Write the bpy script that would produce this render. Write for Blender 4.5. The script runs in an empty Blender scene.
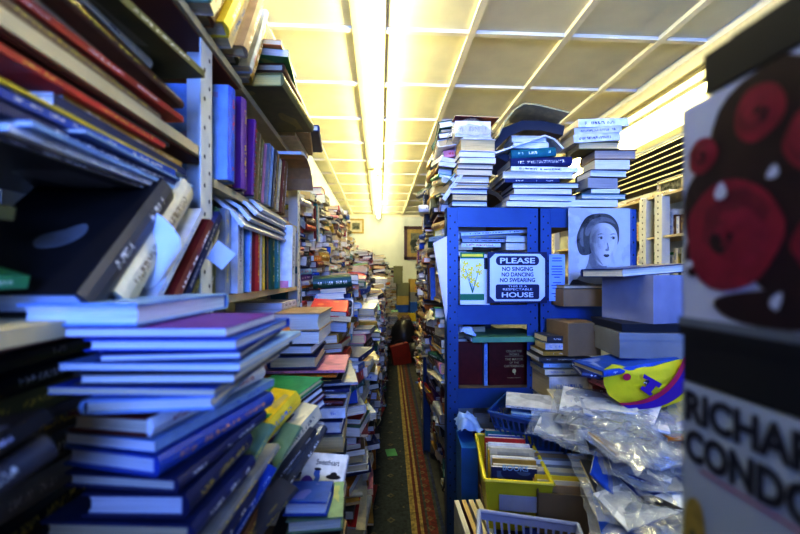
import bpy, math, random
from mathutils import Matrix, Vector, noise
R=random.Random(7)
C=bpy.context.scene.collection
F=370.0; CH=1.2; CE=1.4            # focal length in px, camera height, ceiling above camera
TH=math.atan(20/F)
# ---------------------------------------------------------------- measuring helper
def P(px,py,Y):
    u=(px-400)/F; v=(275-py)/F
    dx=u*math.cos(TH)+math.sin(TH); dy=-u*math.sin(TH)+math.cos(TH)
    k=Y/dy
    return Vector((dx*k,Y,CH+v*k))
# ---------------------------------------------------------------- palette
PAL={'white':(.82,.81,.78),'cream':(.74,.66,.45),'grey':(.33,.34,.35),'pale grey':(.56,.57,.58),'charcoal':(.07,.07,.08),
'black':(.018,.018,.022),'navy':(.02,.035,.14),'blue':(.03,.12,.50),'pale blue':(.30,.47,.72),'teal':(.02,.22,.25),
'green':(.05,.27,.11),'dark green':(.02,.10,.06),'sage green':(.22,.34,.21),'olive':(.16,.15,.05),'yellow':(.78,.60,.04),'ochre':(.48,.30,.06),
'orange':(.70,.24,.03),'red':(.50,.03,.03),'maroon':(.15,.015,.02),'brown':(.16,.07,.03),'tan':(.42,.28,.14),
'pink':(.68,.30,.38),'purple':(.14,.03,.25)}
MIX=['white']*6+['cream']*7+['grey']*2+['pale grey']*2+['charcoal']*3+['black']*7+['navy']*5+['blue']*3+['pale blue']*2+['teal']*2+['green']*2+['dark green']*2+['olive']*2+['yellow']*2+['ochre']*3+['orange']*3+['red']*4+['maroon']*4+['brown']*5+['tan']*5+['pink','purple']
NUM=['zeroth','first','second','third','fourth','fifth','sixth','seventh','eighth','ninth','tenth','eleventh','twelfth','thirteenth','fourteenth','fifteenth','sixteenth','seventeenth','eighteenth','nineteenth']
TENS={2:'twent',3:'thirt',4:'fort',5:'fift',6:'sixt',7:'sevent',8:'eight',9:'ninet'}
def nth(n):
    if n<20: return NUM[n]
    t,u=divmod(n,10)
    return TENS[t]+('ieth' if u==0 else 'y-'+NUM[u])
# ---------------------------------------------------------------- materials
def nmat(name):
    m=bpy.data.materials.new(name); m.use_nodes=True
    nt=m.node_tree; b=nt.nodes['Principled BSDF']
    return m,nt,b
def mat(name,col,rough=.5,metal=0,var=.12,scale=14,bump=.0,spec=.5,emit=None,es=0):
    m,nt,b=nmat(name)
    tc=nt.nodes.new('ShaderNodeTexCoord'); n=nt.nodes.new('ShaderNodeTexNoise'); n.inputs['Scale'].default_value=scale; n.inputs['Detail'].default_value=5
    nt.links.new(tc.outputs['Object'],n.inputs['Vector'])
    r=nt.nodes.new('ShaderNodeMapRange'); r.inputs[3].default_value=1-var; r.inputs[4].default_value=1+var; r.inputs[1].default_value=.3; r.inputs[2].default_value=.7
    nt.links.new(n.outputs['Fac'],r.inputs[0])
    v=nt.nodes.new('ShaderNodeVectorMath'); v.operation='SCALE'; v.inputs[0].default_value=col
    nt.links.new(r.outputs[0],v.inputs['Scale']); nt.links.new(v.outputs[0],b.inputs['Base Color'])
    b.inputs['Roughness'].default_value=rough; b.inputs['Metallic'].default_value=metal; b.inputs['Specular IOR Level'].default_value=spec
    if bump:
        bp=nt.nodes.new('ShaderNodeBump'); bp.inputs['Strength'].default_value=bump; bp.inputs['Distance'].default_value=.01
        nt.links.new(n.outputs['Fac'],bp.inputs['Height']); nt.links.new(bp.outputs[0],b.inputs['Normal'])
    if emit: b.inputs['Emission Color'].default_value=(*emit,1); b.inputs['Emission Strength'].default_value=es
    return m
def cover_material():
    m,nt,b=nmat('book_cover'); N=nt.nodes.new; L=nt.links.new
    col=N('ShaderNodeAttribute'); col.attribute_name='Col'; ink=N('ShaderNodeAttribute'); ink.attribute_name='Ink'
    uv=N('ShaderNodeUVMap'); uv.uv_map='UVMap'; sp=N('ShaderNodeSeparateXYZ'); L(uv.outputs[0],sp.inputs[0])
    def M(op,a,bb=None):
        k=N('ShaderNodeMath'); k.operation=op
        for i,x in enumerate((a,bb)):
            if x is None: continue
            if isinstance(x,(int,float)): k.inputs[i].default_value=x
            else: L(x,k.inputs[i])
        return k.outputs[0]
    u,v=sp.outputs[0],sp.outputs[1]
    # spine lettering: u along the spine 0..1, v across 0..1
    s1=M('MULTIPLY',M('GREATER_THAN',v,.34),M('LESS_THAN',v,.66))
    s2=M('MULTIPLY',M('GREATER_THAN',u,.12),M('LESS_THAN',u,.88))
    mp=N('ShaderNodeCombineXYZ'); L(M('MULTIPLY',u,95),mp.inputs[0]); L(M('MULTIPLY',v,4.5),mp.inputs[1]); L(ink.outputs['Alpha'],mp.inputs[2])
    nz=N('ShaderNodeTexNoise'); nz.inputs['Scale'].default_value=1; nz.inputs['Detail'].default_value=1; L(mp.outputs[0],nz.inputs['Vector'])
    mp2=N('ShaderNodeCombineXYZ'); L(M('MULTIPLY',u,5),mp2.inputs[0]); L(ink.outputs['Alpha'],mp2.inputs[2])
    nz2=N('ShaderNodeTexNoise'); nz2.inputs['Scale'].default_value=1; L(mp2.outputs[0],nz2.inputs['Vector'])
    g=M('MULTIPLY',M('GREATER_THAN',nz.outputs['Fac'],.52),M('GREATER_THAN',nz2.outputs['Fac'],.46))
    glyph=M('MULTIPLY',M('MULTIPLY',s1,s2),g)
    # front boards: u shifted by 2, soft printed panels
    pu=M('SUBTRACT',u,2); 
    pm=M('MULTIPLY',M('MULTIPLY',M('GREATER_THAN',pu,.08),M('LESS_THAN',pu,.92)),M('MULTIPLY',M('GREATER_THAN',v,.12),M('LESS_THAN',v,.88)))
    mp3=N('ShaderNodeCombineXYZ'); L(M('MULTIPLY',pu,3.2),mp3.inputs[0]); L(M('MULTIPLY',v,2.4),mp3.inputs[1]); L(ink.outputs['Alpha'],mp3.inputs[2])
    nz3=N('ShaderNodeTexNoise'); nz3.inputs['Scale'].default_value=1; nz3.inputs['Detail'].default_value=0; L(mp3.outputs[0],nz3.inputs['Vector'])
    panel=M('MULTIPLY',M('MULTIPLY',pm,M('GREATER_THAN',nz3.outputs['Fac'],.62)),.28)
    fac=M('MAXIMUM',glyph,panel)
    mx=N('ShaderNodeMix'); mx.data_type='RGBA'; L(fac,mx.inputs['Factor']); L(col.outputs['Color'],mx.inputs['A']); L(ink.outputs['Color'],mx.inputs['B'])
    tc=N('ShaderNodeTexCoord'); w=N('ShaderNodeTexNoise'); w.inputs['Scale'].default_value=35; w.inputs['Detail'].default_value=6; L(tc.outputs['Object'],w.inputs['Vector'])
    wr=N('ShaderNodeMapRange'); wr.inputs[1].default_value=.3; wr.inputs[2].default_value=.75; wr.inputs[3].default_value=.78; wr.inputs[4].default_value=1.12; L(w.outputs['Fac'],wr.inputs[0])
    sc=N('ShaderNodeVectorMath'); sc.operation='SCALE'; L(mx.outputs['Result'],sc.inputs[0]); L(wr.outputs[0],sc.inputs['Scale'])
    L(sc.outputs[0],b.inputs['Base Color']); b.inputs['Roughness'].default_value=.36
    return m
def page_material():
    m,nt,b=nmat('page_edges'); N=nt.nodes.new; L=nt.links.new
    col=N('ShaderNodeAttribute'); col.attribute_name='Col'
    uv=N('ShaderNodeUVMap'); uv.uv_map='UVMap'; sp=N('ShaderNodeSeparateXYZ'); L(uv.outputs[0],sp.inputs[0])
    mp=N('ShaderNodeCombineXYZ')
    a=N('ShaderNodeMath'); a.operation='MULTIPLY'; a.inputs[1].default_value=900; L(sp.outputs[1],a.inputs[0]); L(a.outputs[0],mp.inputs[1])
    a2=N('ShaderNodeMath'); a2.operation='MULTIPLY'; a2.inputs[1].default_value=6; L(sp.outputs[0],a2.inputs[0]); L(a2.outputs[0],mp.inputs[0])
    n=N('ShaderNodeTexNoise'); n.inputs['Scale'].default_value=1; n.inputs['Detail'].default_value=3; L(mp.outputs[0],n.inputs['Vector'])
    r=N('ShaderNodeMapRange'); r.inputs[1].default_value=.3; r.inputs[2].default_value=.65; r.inputs[3].default_value=.68; r.inputs[4].default_value=1.05; L(n.outputs['Fac'],r.inputs[0])
    sc=N('ShaderNodeVectorMath'); sc.operation='SCALE'; L(col.outputs['Color'],sc.inputs[0]); L(r.outputs[0],sc.inputs['Scale'])
    L(sc.outputs[0],b.inputs['Base Color']); b.inputs['Roughness'].default_value=.8; b.inputs['Specular IOR Level'].default_value=.2
    return m
MC=cover_material(); MP=page_material()
def plastic_clear():
    m,nt,b=nmat('clear_plastic'); N=nt.nodes.new; L=nt.links.new
    out=nt.nodes['Material Output']; tr=N('ShaderNodeBsdfTransparent'); tr.inputs[0].default_value=(.90,.93,.97,1)
    gl=N('ShaderNodeBsdfGlossy'); gl.inputs['Roughness'].default_value=.22
    tc=N('ShaderNodeTexCoord'); nz=N('ShaderNodeTexNoise'); nz.inputs['Scale'].default_value=22; nz.inputs['Detail'].default_value=3; nz.inputs['Distortion'].default_value=1.2
    L(tc.outputs['Object'],nz.inputs['Vector'])
    bp=N('ShaderNodeBump'); bp.inputs['Strength'].default_value=.6; bp.inputs['Distance'].default_value=.012; L(nz.outputs['Fac'],bp.inputs['Height']); L(bp.outputs[0],gl.inputs['Normal'])
    mx=N('ShaderNodeMixShader'); mx.inputs[0].default_value=.42; df=N('ShaderNodeBsdfDiffuse'); df.inputs[0].default_value=(.75,.78,.82,1); m2=N('ShaderNodeMixShader'); m2.inputs[0].default_value=.5; L(gl.outputs[0],m2.inputs[1]); L(df.outputs[0],m2.inputs[2]); L(tr.outputs[0],mx.inputs[1]); L(m2.outputs[0],mx.inputs[2]); L(mx.outputs[0],out.inputs['Surface'])
    return m
MPL=plastic_clear()
# ---------------------------------------------------------------- mesh builder
class MB:
    def __init__(s): s.v=[]; s.f=[]; s.c=[]; s.k=[]; s.u=[]; s.m=[]
    def face(s,pts,col=(1,1,1),ink=(1,1,1,0),uv=None,mi=0):
        i=len(s.v); s.v+= [tuple(p) for p in pts]; s.f.append(tuple(range(i,i+len(pts)))); s.c.append(col); s.k.append(ink)
        s.u.append(uv or [(-1,-1)]*len(pts)); s.m.append(mi)
    def box(s,a,b,M=None,col=(1,1,1),mi=0,bevel=0):
        x0,y0,z0=a; x1,y1,z1=b
        p=[Vector(q) for q in ((x0,y0,z0),(x1,y0,z0),(x1,y1,z0),(x0,y1,z0),(x0,y0,z1),(x1,y0,z1),(x1,y1,z1),(x0,y1,z1))]
        if M: p=[M@q for q in p]
        for q in ((0,3,2,1),(4,5,6,7),(0,1,5,4),(1,2,6,5),(2,3,7,6),(3,0,4,7)): s.face([p[i] for i in q],col,mi=mi)
    def build(s,name,mats,parent=None,mw=None,weld=False,smooth=False):
        me=bpy.data.meshes.new(name); me.from_pydata(s.v,[],s.f)
        if not isinstance(mats,(list,tuple)): mats=[mats]
        for m in mats: me.materials.append(m)
        ca=me.attributes.new('Col','FLOAT_COLOR','CORNER'); ka=me.attributes.new('Ink','FLOAT_COLOR','CORNER')
        uvl=me.uv_layers.new(name='UVMap')
        cc=[];kk=[];uu=[]
        for f,c,k,u in zip(s.f,s.c,s.k,s.u):
            for j in range(len(f)): cc+=[c[0],c[1],c[2],1]; kk+=[*k]; uu+=[*u[j]]
        ca.data.foreach_set('color',cc); ka.data.foreach_set('color',kk); uvl.data.foreach_set('uv',uu)
        me.polygons.foreach_set('material_index',s.m)
        if smooth: me.polygons.foreach_set('use_smooth',[True]*len(s.f))
        me.update()
        if weld:
            import bmesh
            bm=bmesh.new(); bm.from_mesh(me); bmesh.ops.remove_doubles(bm,verts=bm.verts,dist=1e-5); bm.to_mesh(me); bm.free()
        o=bpy.data.objects.new(name,me); C.objects.link(o)
        if parent: o.parent=parent
        if mw is not None: o.matrix_local=mw
        return o
def bev(o,w=.003,seg=2):
    b=o.modifiers.new('b','BEVEL'); b.width=w; b.segments=seg; b.limit_method='ANGLE'; return o
SEEN={}
def tag(o,label=None,cat=None,group=None,kind=None):
    if label:
        if label in SEEN: print('DUPLABEL',label)
        n=len(label.split())
        if n<4 or n>16: print('LEN',n,label)
        SEEN[label]=1; o['label']=label
    if cat: o['category']=cat
    if group: o['group']=group
    if kind: o['kind']=kind
    return o
def empty(name,M,label,cat,group=None):
    o=bpy.data.objects.new(name,None); o.empty_display_size=.02; C.objects.link(o)
    if isinstance(M,Matrix): o.matrix_world=M
    else: o.location=M
    return tag(o,label,cat,group)
def struct(name,mb,m): return tag(mb.build(name,m),kind='structure')
def MX(loc,xa,ya):
    xa=Vector(xa).normalized(); ya=Vector(ya); ya=(ya-xa*ya.dot(xa)).normalized(); za=xa.cross(ya)
    M=Matrix.Identity(4)
    for i in range(3): M[i][0]=xa[i]; M[i][1]=ya[i]; M[i][2]=za[i]; M[i][3]=loc[i]
    return M
def RZ(a): return Matrix.Rotation(math.radians(a),4,'Z')
def RXm(a): return Matrix.Rotation(math.radians(a),4,'X')
def RYm(a): return Matrix.Rotation(math.radians(a),4,'Y')
def TR(x,y,z): return Matrix.Translation((x,y,z))
# ---------------------------------------------------------------- books
INKS=[(.9,.85,.7),(.8,.6,.1),(.9,.9,.9),(.05,.05,.07),(.6,.05,.05),(.1,.2,.6)]
def pagecol(r=R):
    t=r.random(); a=(.80,.78,.70); b=(.70,.55,.28)
    return tuple(a[i]*(1-t)+b[i]*t for i in range(3)) if r.random()<.6 else (.80,.79,.76)
def book_geo(mc,mp,M,s):
    """spine along local x, spine face at -y, thickness z from 0"""
    L,W,T=s['L'],s['W'],s['T']; col=s['col']; sc=s.get('spine',col); ink=(*s['ink'],s['seed'])
    hard=s['kind']=='hard'; c=min(.003,T*.14) if hard else min(.0008,T*.1)
    ov=.004 if hard else .0
    x0,x1=-L/2,L/2; y0,y1=-W/2,W/2
    q=lambda *p:[M@Vector(a) for a in p]
    # boards
    for zb,zt,out in ((0,c,0),(T-c,T,1)):
        b=[(x0,y0,zb),(x1,y0,zb),(x1,y1,zb),(x0,y1,zb)]; t=[(x0,y0,zt),(x1,y0,zt),(x1,y1,zt),(x0,y1,zt)]
        uvp=[(2,0),(3,0),(3,1),(2,1)]
        mc.face(q(b[0],b[3],b[2],b[1]),col,ink,[(2,0),(2,1),(3,1),(3,0)] if out==0 else None)
        mc.face(q(*t),col,ink,uvp if out else None)
        for i in (1,2,3):
            j=(i+1)%4; mc.face(q(b[i],b[j],t[j],t[i]),col,ink)
    # spine, slightly rounded on hardbacks
    n=5 if hard and T>.012 else 2
    bul=min(.006,T*.22) if n>2 else 0
    prof=[]
    for i in range(n):
        f=i/(n-1); prof.append((y0-bul*math.sin(math.pi*f)-(.0005 if n>2 else 0),T*f,f))
    for i in range(n-1):
        (ya,za,fa),(yb,zb,fb)=prof[i],prof[i+1]
        mc.face(q((x0,ya,za),(x1,ya,za),(x1,yb,zb),(x0,yb,zb)),sc,ink,[(0,fa),(1,fa),(1,fb),(0,fb)])
    if n>2:
        for xx,sg in ((x0,1),(x1,-1)):
            pts=[(xx,p[0],p[1]) for p in prof]
            inn=[(xx,y0+c,T),(xx,y0+c,0)]
            pts=pts+inn
            mc.face(q(*(pts if sg<0 else pts[::-1])),sc,ink)
    # pages
    X0,X1=x0+ov,x1-ov; Y0=y0+c; Y1=y1-(ov if hard else .0006); Za,Zb=c,T-c; pc=s['pc']
    if not hard: X0+=.0006; X1-=.0006
    k=4 if (hard and T>.012) else 2; dep=min(.004,T*.15) if k>2 else 0
    fe=[(Y1-dep*math.sin(math.pi*i/(k-1)),Za+(Zb-Za)*i/(k-1)) for i in range(k)]
    sd=s['seed']
    for i in range(k-1):
        (ya,za),(yb,zb)=fe[i],fe[i+1]
        mp.face(q((X1,ya,za),(X0,ya,za),(X0,yb,zb),(X1,yb,zb)),pc,uv=[(sd,za),(sd+.2,za),(sd+.2,zb),(sd,zb)],mi=s.get('pmi',0))
    for xx,sg in ((X0,1),(X1,-1)):
        pts=[(Y0,Za)]+fe+[(Y0,Zb)]
        pp=[(xx,a,b) for a,b in pts]; uv=[(sd+a,b) for a,b in pts]
        if sg>0: pp=pp[::-1]; uv=uv[::-1]
        mp.face(q(*pp),pc,uv=uv,mi=s.get('pmi',0))
def spec(M,L,W,T,cname,kind='hard',ink=None,pc=None,spine=None,r=R,**kw):
    base=PAL[cname]; j=r.uniform(.85,1.15)
    lum=sum(base)/3
    if ink is None: ink=r.choice(INKS[:3]) if lum<.35 else r.choice(INKS[3:])
    d=dict(M=M,L=L,W=W,T=T,cname=cname,col=tuple(min(.9,x*j) for x in base),kind=kind,ink=ink,pc=pc or pagecol(r),seed=r.random()*50)
    if spine: d['spine']=PAL[spine]
    d.update(kw); return d
KN={'hard':('hardback_book','hardback'),'soft':('paperback_book','paperback'),'mag':('magazine','magazine')}
def make_book(s,label,group=None,name=None,cat=None):
    M=s['M']; nm,kn=KN[s['kind']]; nm=name or nm
    e=empty(nm,M,label,cat or ('magazine' if s['kind']=='mag' else 'book'),group)
    mc,mp=MB(),MB(); book_geo(mc,mp,Matrix.Identity(4),s)
    mc.build('cover',MC,e); mp.build('page_block',MP,e)
    s['obj']=e
    return e
def kindname(s): return KN[s['kind']][1]
# orientation of flat books: which side looks at the camera (-Y)
OR={'S':0,'F':180,'T':90,'U':-90}
def flatM(x,y,z,o,yaw=0,roll=0,pitch=0): return TR(x,y,z)@RZ(yaw)@RYm(roll)@RXm(pitch)@RZ(OR[o])
def stack_px(where,Y,rows,group,side_depth=None):
    """rows from TOP to bottom: (xl,xr,ytop,ybottom,colour,orient,kind[,opts]); measured on the plane Y"""
    out=[]
    n=len(rows)
    for i,r in enumerate(rows):
        xl,xr,yt,yb,cn,o,k=r[:7]; op=r[7] if len(r)>7 else {}
        yy=op.get('Y',Y)
        a=P(xl,yb,yy); b=P(xr,yt,yy); w=b.x-a.x; T=max(.003,b.z-a.z-.0004)
        if o in 'SF': L=w; W=op.get('D',max(.05,w*.68)); dep=W
        else: W=w; L=op.get('D',w*1.45); dep=L
        M=flatM((a.x+b.x)/2,yy+dep/2,a.z,o,op.get('yaw',R.uniform(-3,3)),op.get('roll',0))
        s=spec(M,L,W,T,cn,k,**{q:op[q] for q in op if q in('ink','pc','spine')})
        lab=op.get('label') or f"{cn} {kindname(s)}, {nth(i+1)} from top of {where}"
        make_book(s,lab,group); out.append(s)
    return out
# ---------------------------------------------------------------- generic shapes
def rr_box(mb,w,d,h,M=None): mb.box((-w/2,-d/2,0),(w/2,d/2,h),M)
def tube(mb,a,b,r,seg=10,col=(1,1,1)):
    a,b=Vector(a),Vector(b); z=(b-a).normalized(); x=z.orthogonal().normalized(); y=z.cross(x)
    ra=[a+x*math.cos(t)*r+y*math.sin(t)*r for t in [2*math.pi*i/seg for i in range(seg)]]
    rb=[p+(b-a) for p in ra]
    for i in range(seg):
        j=(i+1)%seg; mb.face([ra[i],ra[j],rb[j],rb[i]],col)
    mb.face(ra[::-1],col); mb.face(rb,col)
def poly(mb,pts,z=0,col=(1,1,1),mi=0): mb.face([(p[0],p[1],z) for p in pts],col,mi=mi)
def text_mesh(name,body,w,h,m,parent,M,bold=0,extr=.0002,fit=True):
    cu=bpy.data.curves.new(name,'FONT'); cu.body=body; cu.align_x='CENTER'; cu.align_y='CENTER'; cu.extrude=0; cu.offset=bold; cu.resolution_u=3
    t=bpy.data.objects.new(name,cu); C.objects.link(t); bpy.context.view_layer.update()
    me=bpy.data.meshes.new_from_object(t); bpy.data.objects.remove(t)
    xs=[v.co.x for v in me.vertices]; ys=[v.co.y for v in me.vertices]
    sx=w/(max(xs)-min(xs)); sy=h/(max(ys)-min(ys)); cx=(max(xs)+min(xs))/2; cy=(max(ys)+min(ys))/2
    for v in me.vertices: v.co=((v.co.x-cx)*sx,(v.co.y-cy)*sy,0)
    me.materials.clear(); me.materials.append(m); me.name=name
    o=bpy.data.objects.new(name,me); C.objects.link(o); o.parent=parent; o.matrix_local=M
    return o
def bent(mc,mp,path,width,T,col,pc=(.8,.79,.76),side=None,taper=0):
    """floppy magazine: path = local (x,z) points, extruded over y by width, thickness T upward"""
    n=len(path); nor=[]
    for i in range(n):
        a=Vector(path[max(0,i-1)]); b=Vector(path[min(n-1,i+1)]); d=(b-a).normalized(); nor.append(Vector((-d.y,d.x)))
    lo=[Vector(p) for p in path]; hi=[lo[i]+nor[i]*T for i in range(n)]
    y0,y1=-width/2,width/2
    for i in range(n-1):
        f0,f1=i/(n-1),(i+1)/(n-1)
        mc.face([(hi[i].x,y0,hi[i].y),(hi[i+1].x,y0,hi[i+1].y),(hi[i+1].x,y1,hi[i+1].y),(hi[i].x,y1,hi[i].y)],col,uv=[(2+f0,0),(2+f1,0),(2+f1,1),(2+f0,1)],ink=(.8,.8,.75,n*.37))
        mc.face([(lo[i].x,y0,lo[i].y),(lo[i].x,y1,lo[i].y),(lo[i+1].x,y1,lo[i+1].y),(lo[i+1].x,y0,lo[i+1].y)],col,ink=(.8,.8,.75,n*.37))
        for y,s in ((y0,1),(y1,-1)):
            p=[(lo[i].x,y,lo[i].y),(lo[i+1].x,y,lo[i+1].y),(hi[i+1].x,y,hi[i+1].y),(hi[i].x,y,hi[i].y)]
            mp.face(p if s>0 else p[::-1],pc,uv=[(0,0),(0,0),(0,T),(0,T)])
    for i,s in ((0,1),(n-1,-1)):
        p=[(lo[i].x,y1,lo[i].y),(lo[i].x,y0,lo[i].y),(hi[i].x,y0,hi[i].y),(hi[i].x,y1,hi[i].y)]
        mp.face(p if s>0 else p[::-1],pc,uv=[(0,0),(0,0),(0,T),(0,T)])
def floppy(M,path,width,T,cn,label,group=None,name='magazine',cat='magazine',pc=(.8,.79,.76)):
    e=empty(name,M,label,cat,group); mc,mp=MB(),MB(); bent(mc,mp,path,width,T,PAL[cn],pc); mc.build('cover',MC,e); mp.build('page_block',MP,e); return e
def crumple(w,d,h,amp,seed,nx=14,ny=14,dome=.5):
    mb=MB(); g=[]
    for i in range(nx+1):
        row=[]
        for j in range(ny+1):
            x=(i/nx-.5)*w; y=(j/ny-.5)*d
            e=min(i,nx-i)/nx*2; f=min(j,ny-j)/ny*2
            z=h*min(1,(e*2.5))*min(1,(f*2.5))+amp*noise.noise(Vector((x*22+seed,y*22,seed)))+amp*.6*noise.noise(Vector((x*60,y*60+seed,seed)))
            row.append(Vector((x+amp*.5*noise.noise(Vector((seed,x*30,y*30))),y+amp*.5*noise.noise(Vector((x*30,seed,y*30))),z)))
        g.append(row)
    for i in range(nx):
        for j in range(ny): mb.face([g[i][j],g[i+1][j],g[i+1][j+1],g[i][j+1]])
    return mb

# ================================================================ THE ROOM
XL,XR,YB,YF=-.80,2.62,8.6,-1.6; ZC=CH+CE
m_ceil=mat('ceiling_paint',(.80,.765,.57),.7,var=.05,scale=6,bump=.25)
m_bat=mat('ceiling_batten_paint',(.84,.80,.64),.6,var=.03)
m_wall=mat('wall_paint',(.70,.72,.66),.8,var=.06,scale=3,bump=.1)
m_floor=mat('floor_concrete',(.07,.07,.065),.8,var=.3)
b=MB(); b.face([(XL,YF,ZC),(XL,YB,ZC),(XR,YB,ZC),(XR,YF,ZC)]); struct('ceiling',b,m_ceil)
b=MB(); b.face([(XL,YF,0),(XR,YF,0),(XR,YB,0),(XL,YB,0)]); struct('floor',b,m_floor)
b=MB(); b.face([(XL,YF,0),(XL,YB,0),(XL,YB,ZC),(XL,YF,ZC)]); struct('wall_left',b,m_wall)
b=MB(); b.face([(XR,YF,0),(XR,YF,ZC),(XR,YB,ZC),(XR,YB,0)]); struct('wall_right',b,m_wall)
b=MB(); b.face([(XL,YB,0),(XR,YB,0),(XR,YB,ZC),(XL,YB,ZC)]); struct('wall_back',b,m_wall)
b=MB(); k=1
for i,x in enumerate([-.636,.524,1.085,1.65]):
    b=MB(); b.box((x-.019,YF,ZC-.026),(x+.019,YB,ZC-.001)); struct(f'trim_{k}',b,m_bat); k+=1
y=-.9
while y<YB-.1:
    b=MB(); b.box((XL,y-.015,ZC-.022),(1.93,y+.015,ZC-.002)); struct(f'trim_{k}',b,m_bat); k+=1
    y+=.6
# boxed-in beam beside the second lamp
b=MB(); b.box((1.93,YF,ZC-.05),(2.05,YB,ZC-.001)); struct(f'trim_{k}',b,m_bat); k+=1
b=MB(); b.box((2.50,YF,ZC-.16),(2.62,YB,ZC-.001)); struct(f'trim_{k}',b,m_bat); k+=1
b=MB(); b.box((XL,YB-.03,ZC-.05),(XR,YB,ZC-.001)); struct(f'trim_{k}',b,m_bat); k+=1
# louvred strip high on the right wall
m_slat=mat('louvre_slat',(.62,.58,.42),.6,var=.05); m_dark=mat('louvre_gap',(.06,.055,.04),.9)
e=empty('wall_louvre',(2.6,4,CH+.8),'cream horizontal louvre slats high on the right-hand wall','louvre')
b=MB(); b.box((2.595,1.5,CH+.80),(2.615,8,CH+1.2)); o=b.build('backing',m_dark); o.parent=e; o.matrix_parent_inverse=TR(-2.6,-4,-CH-.8)
for i in range(7):
    b=MB(); z=CH+.83+i*.055; b.face([(2.53,1.5,z),(2.6,1.5,z+.035),(2.6,8,z+.035),(2.53,8,z)]); b.face([(2.53,1.5,z-.006),(2.53,1.5,z),(2.53,8,z),(2.53,8,z-.006)])
    o=b.build('slat',m_slat); o.parent=e; o.matrix_parent_inverse=TR(-2.6,-4,-CH-.8)

# ---------------------------------------------------------------- lamps
m_tube=mat('tube_glow',(1,1,.9),.5,emit=(1,.92,.54),es=34); m_tube2=mat('tube_glow_soft',(1,1,.9),.5,emit=(1,.92,.54),es=28)
m_fix=mat('lamp_housing',(.38,.36,.25),.4,var=.02); m_cap=mat('lamp_end_cap',(.6,.6,.55),.5)
def fixture(x,y0,y1,label,mt=None):
    e=empty('fluorescent_lamp',(x,(y0+y1)/2,ZC),label,'ceiling lamp','fluorescent strip lamps')
    h=(y1-y0)/2
    b=MB(); b.box((-.12,-h,-.03),(.065,h,-.002)); b.box((-.02,-h,-.06),(.02,h,-.03)); bev(b.build('housing',m_fix,e),.003)
    b=MB(); tube(b,(0,-h+.03,-.085),(0,h-.03,-.085),.028,14); b.build('tube',mt or m_tube,e,smooth=True)
    for s in (-1,1):
        b=MB(); b.box((-.03,s*(h-.015)-.015,-.115),(.03,s*(h-.015)+.015,-.045)); bev(b.build('end_cap',m_cap,e),.003)
fixture(-.035,.2,4.78,'near fluorescent strip lamp running along the ceiling above the aisle')
fixture(-.035,4.82,8.45,'far fluorescent strip lamp above the aisle, beside the back wall')
fixture(2.28,1.2,5.5,'fluorescent strip lamp above the right-hand wall louvre',m_tube2)

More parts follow.
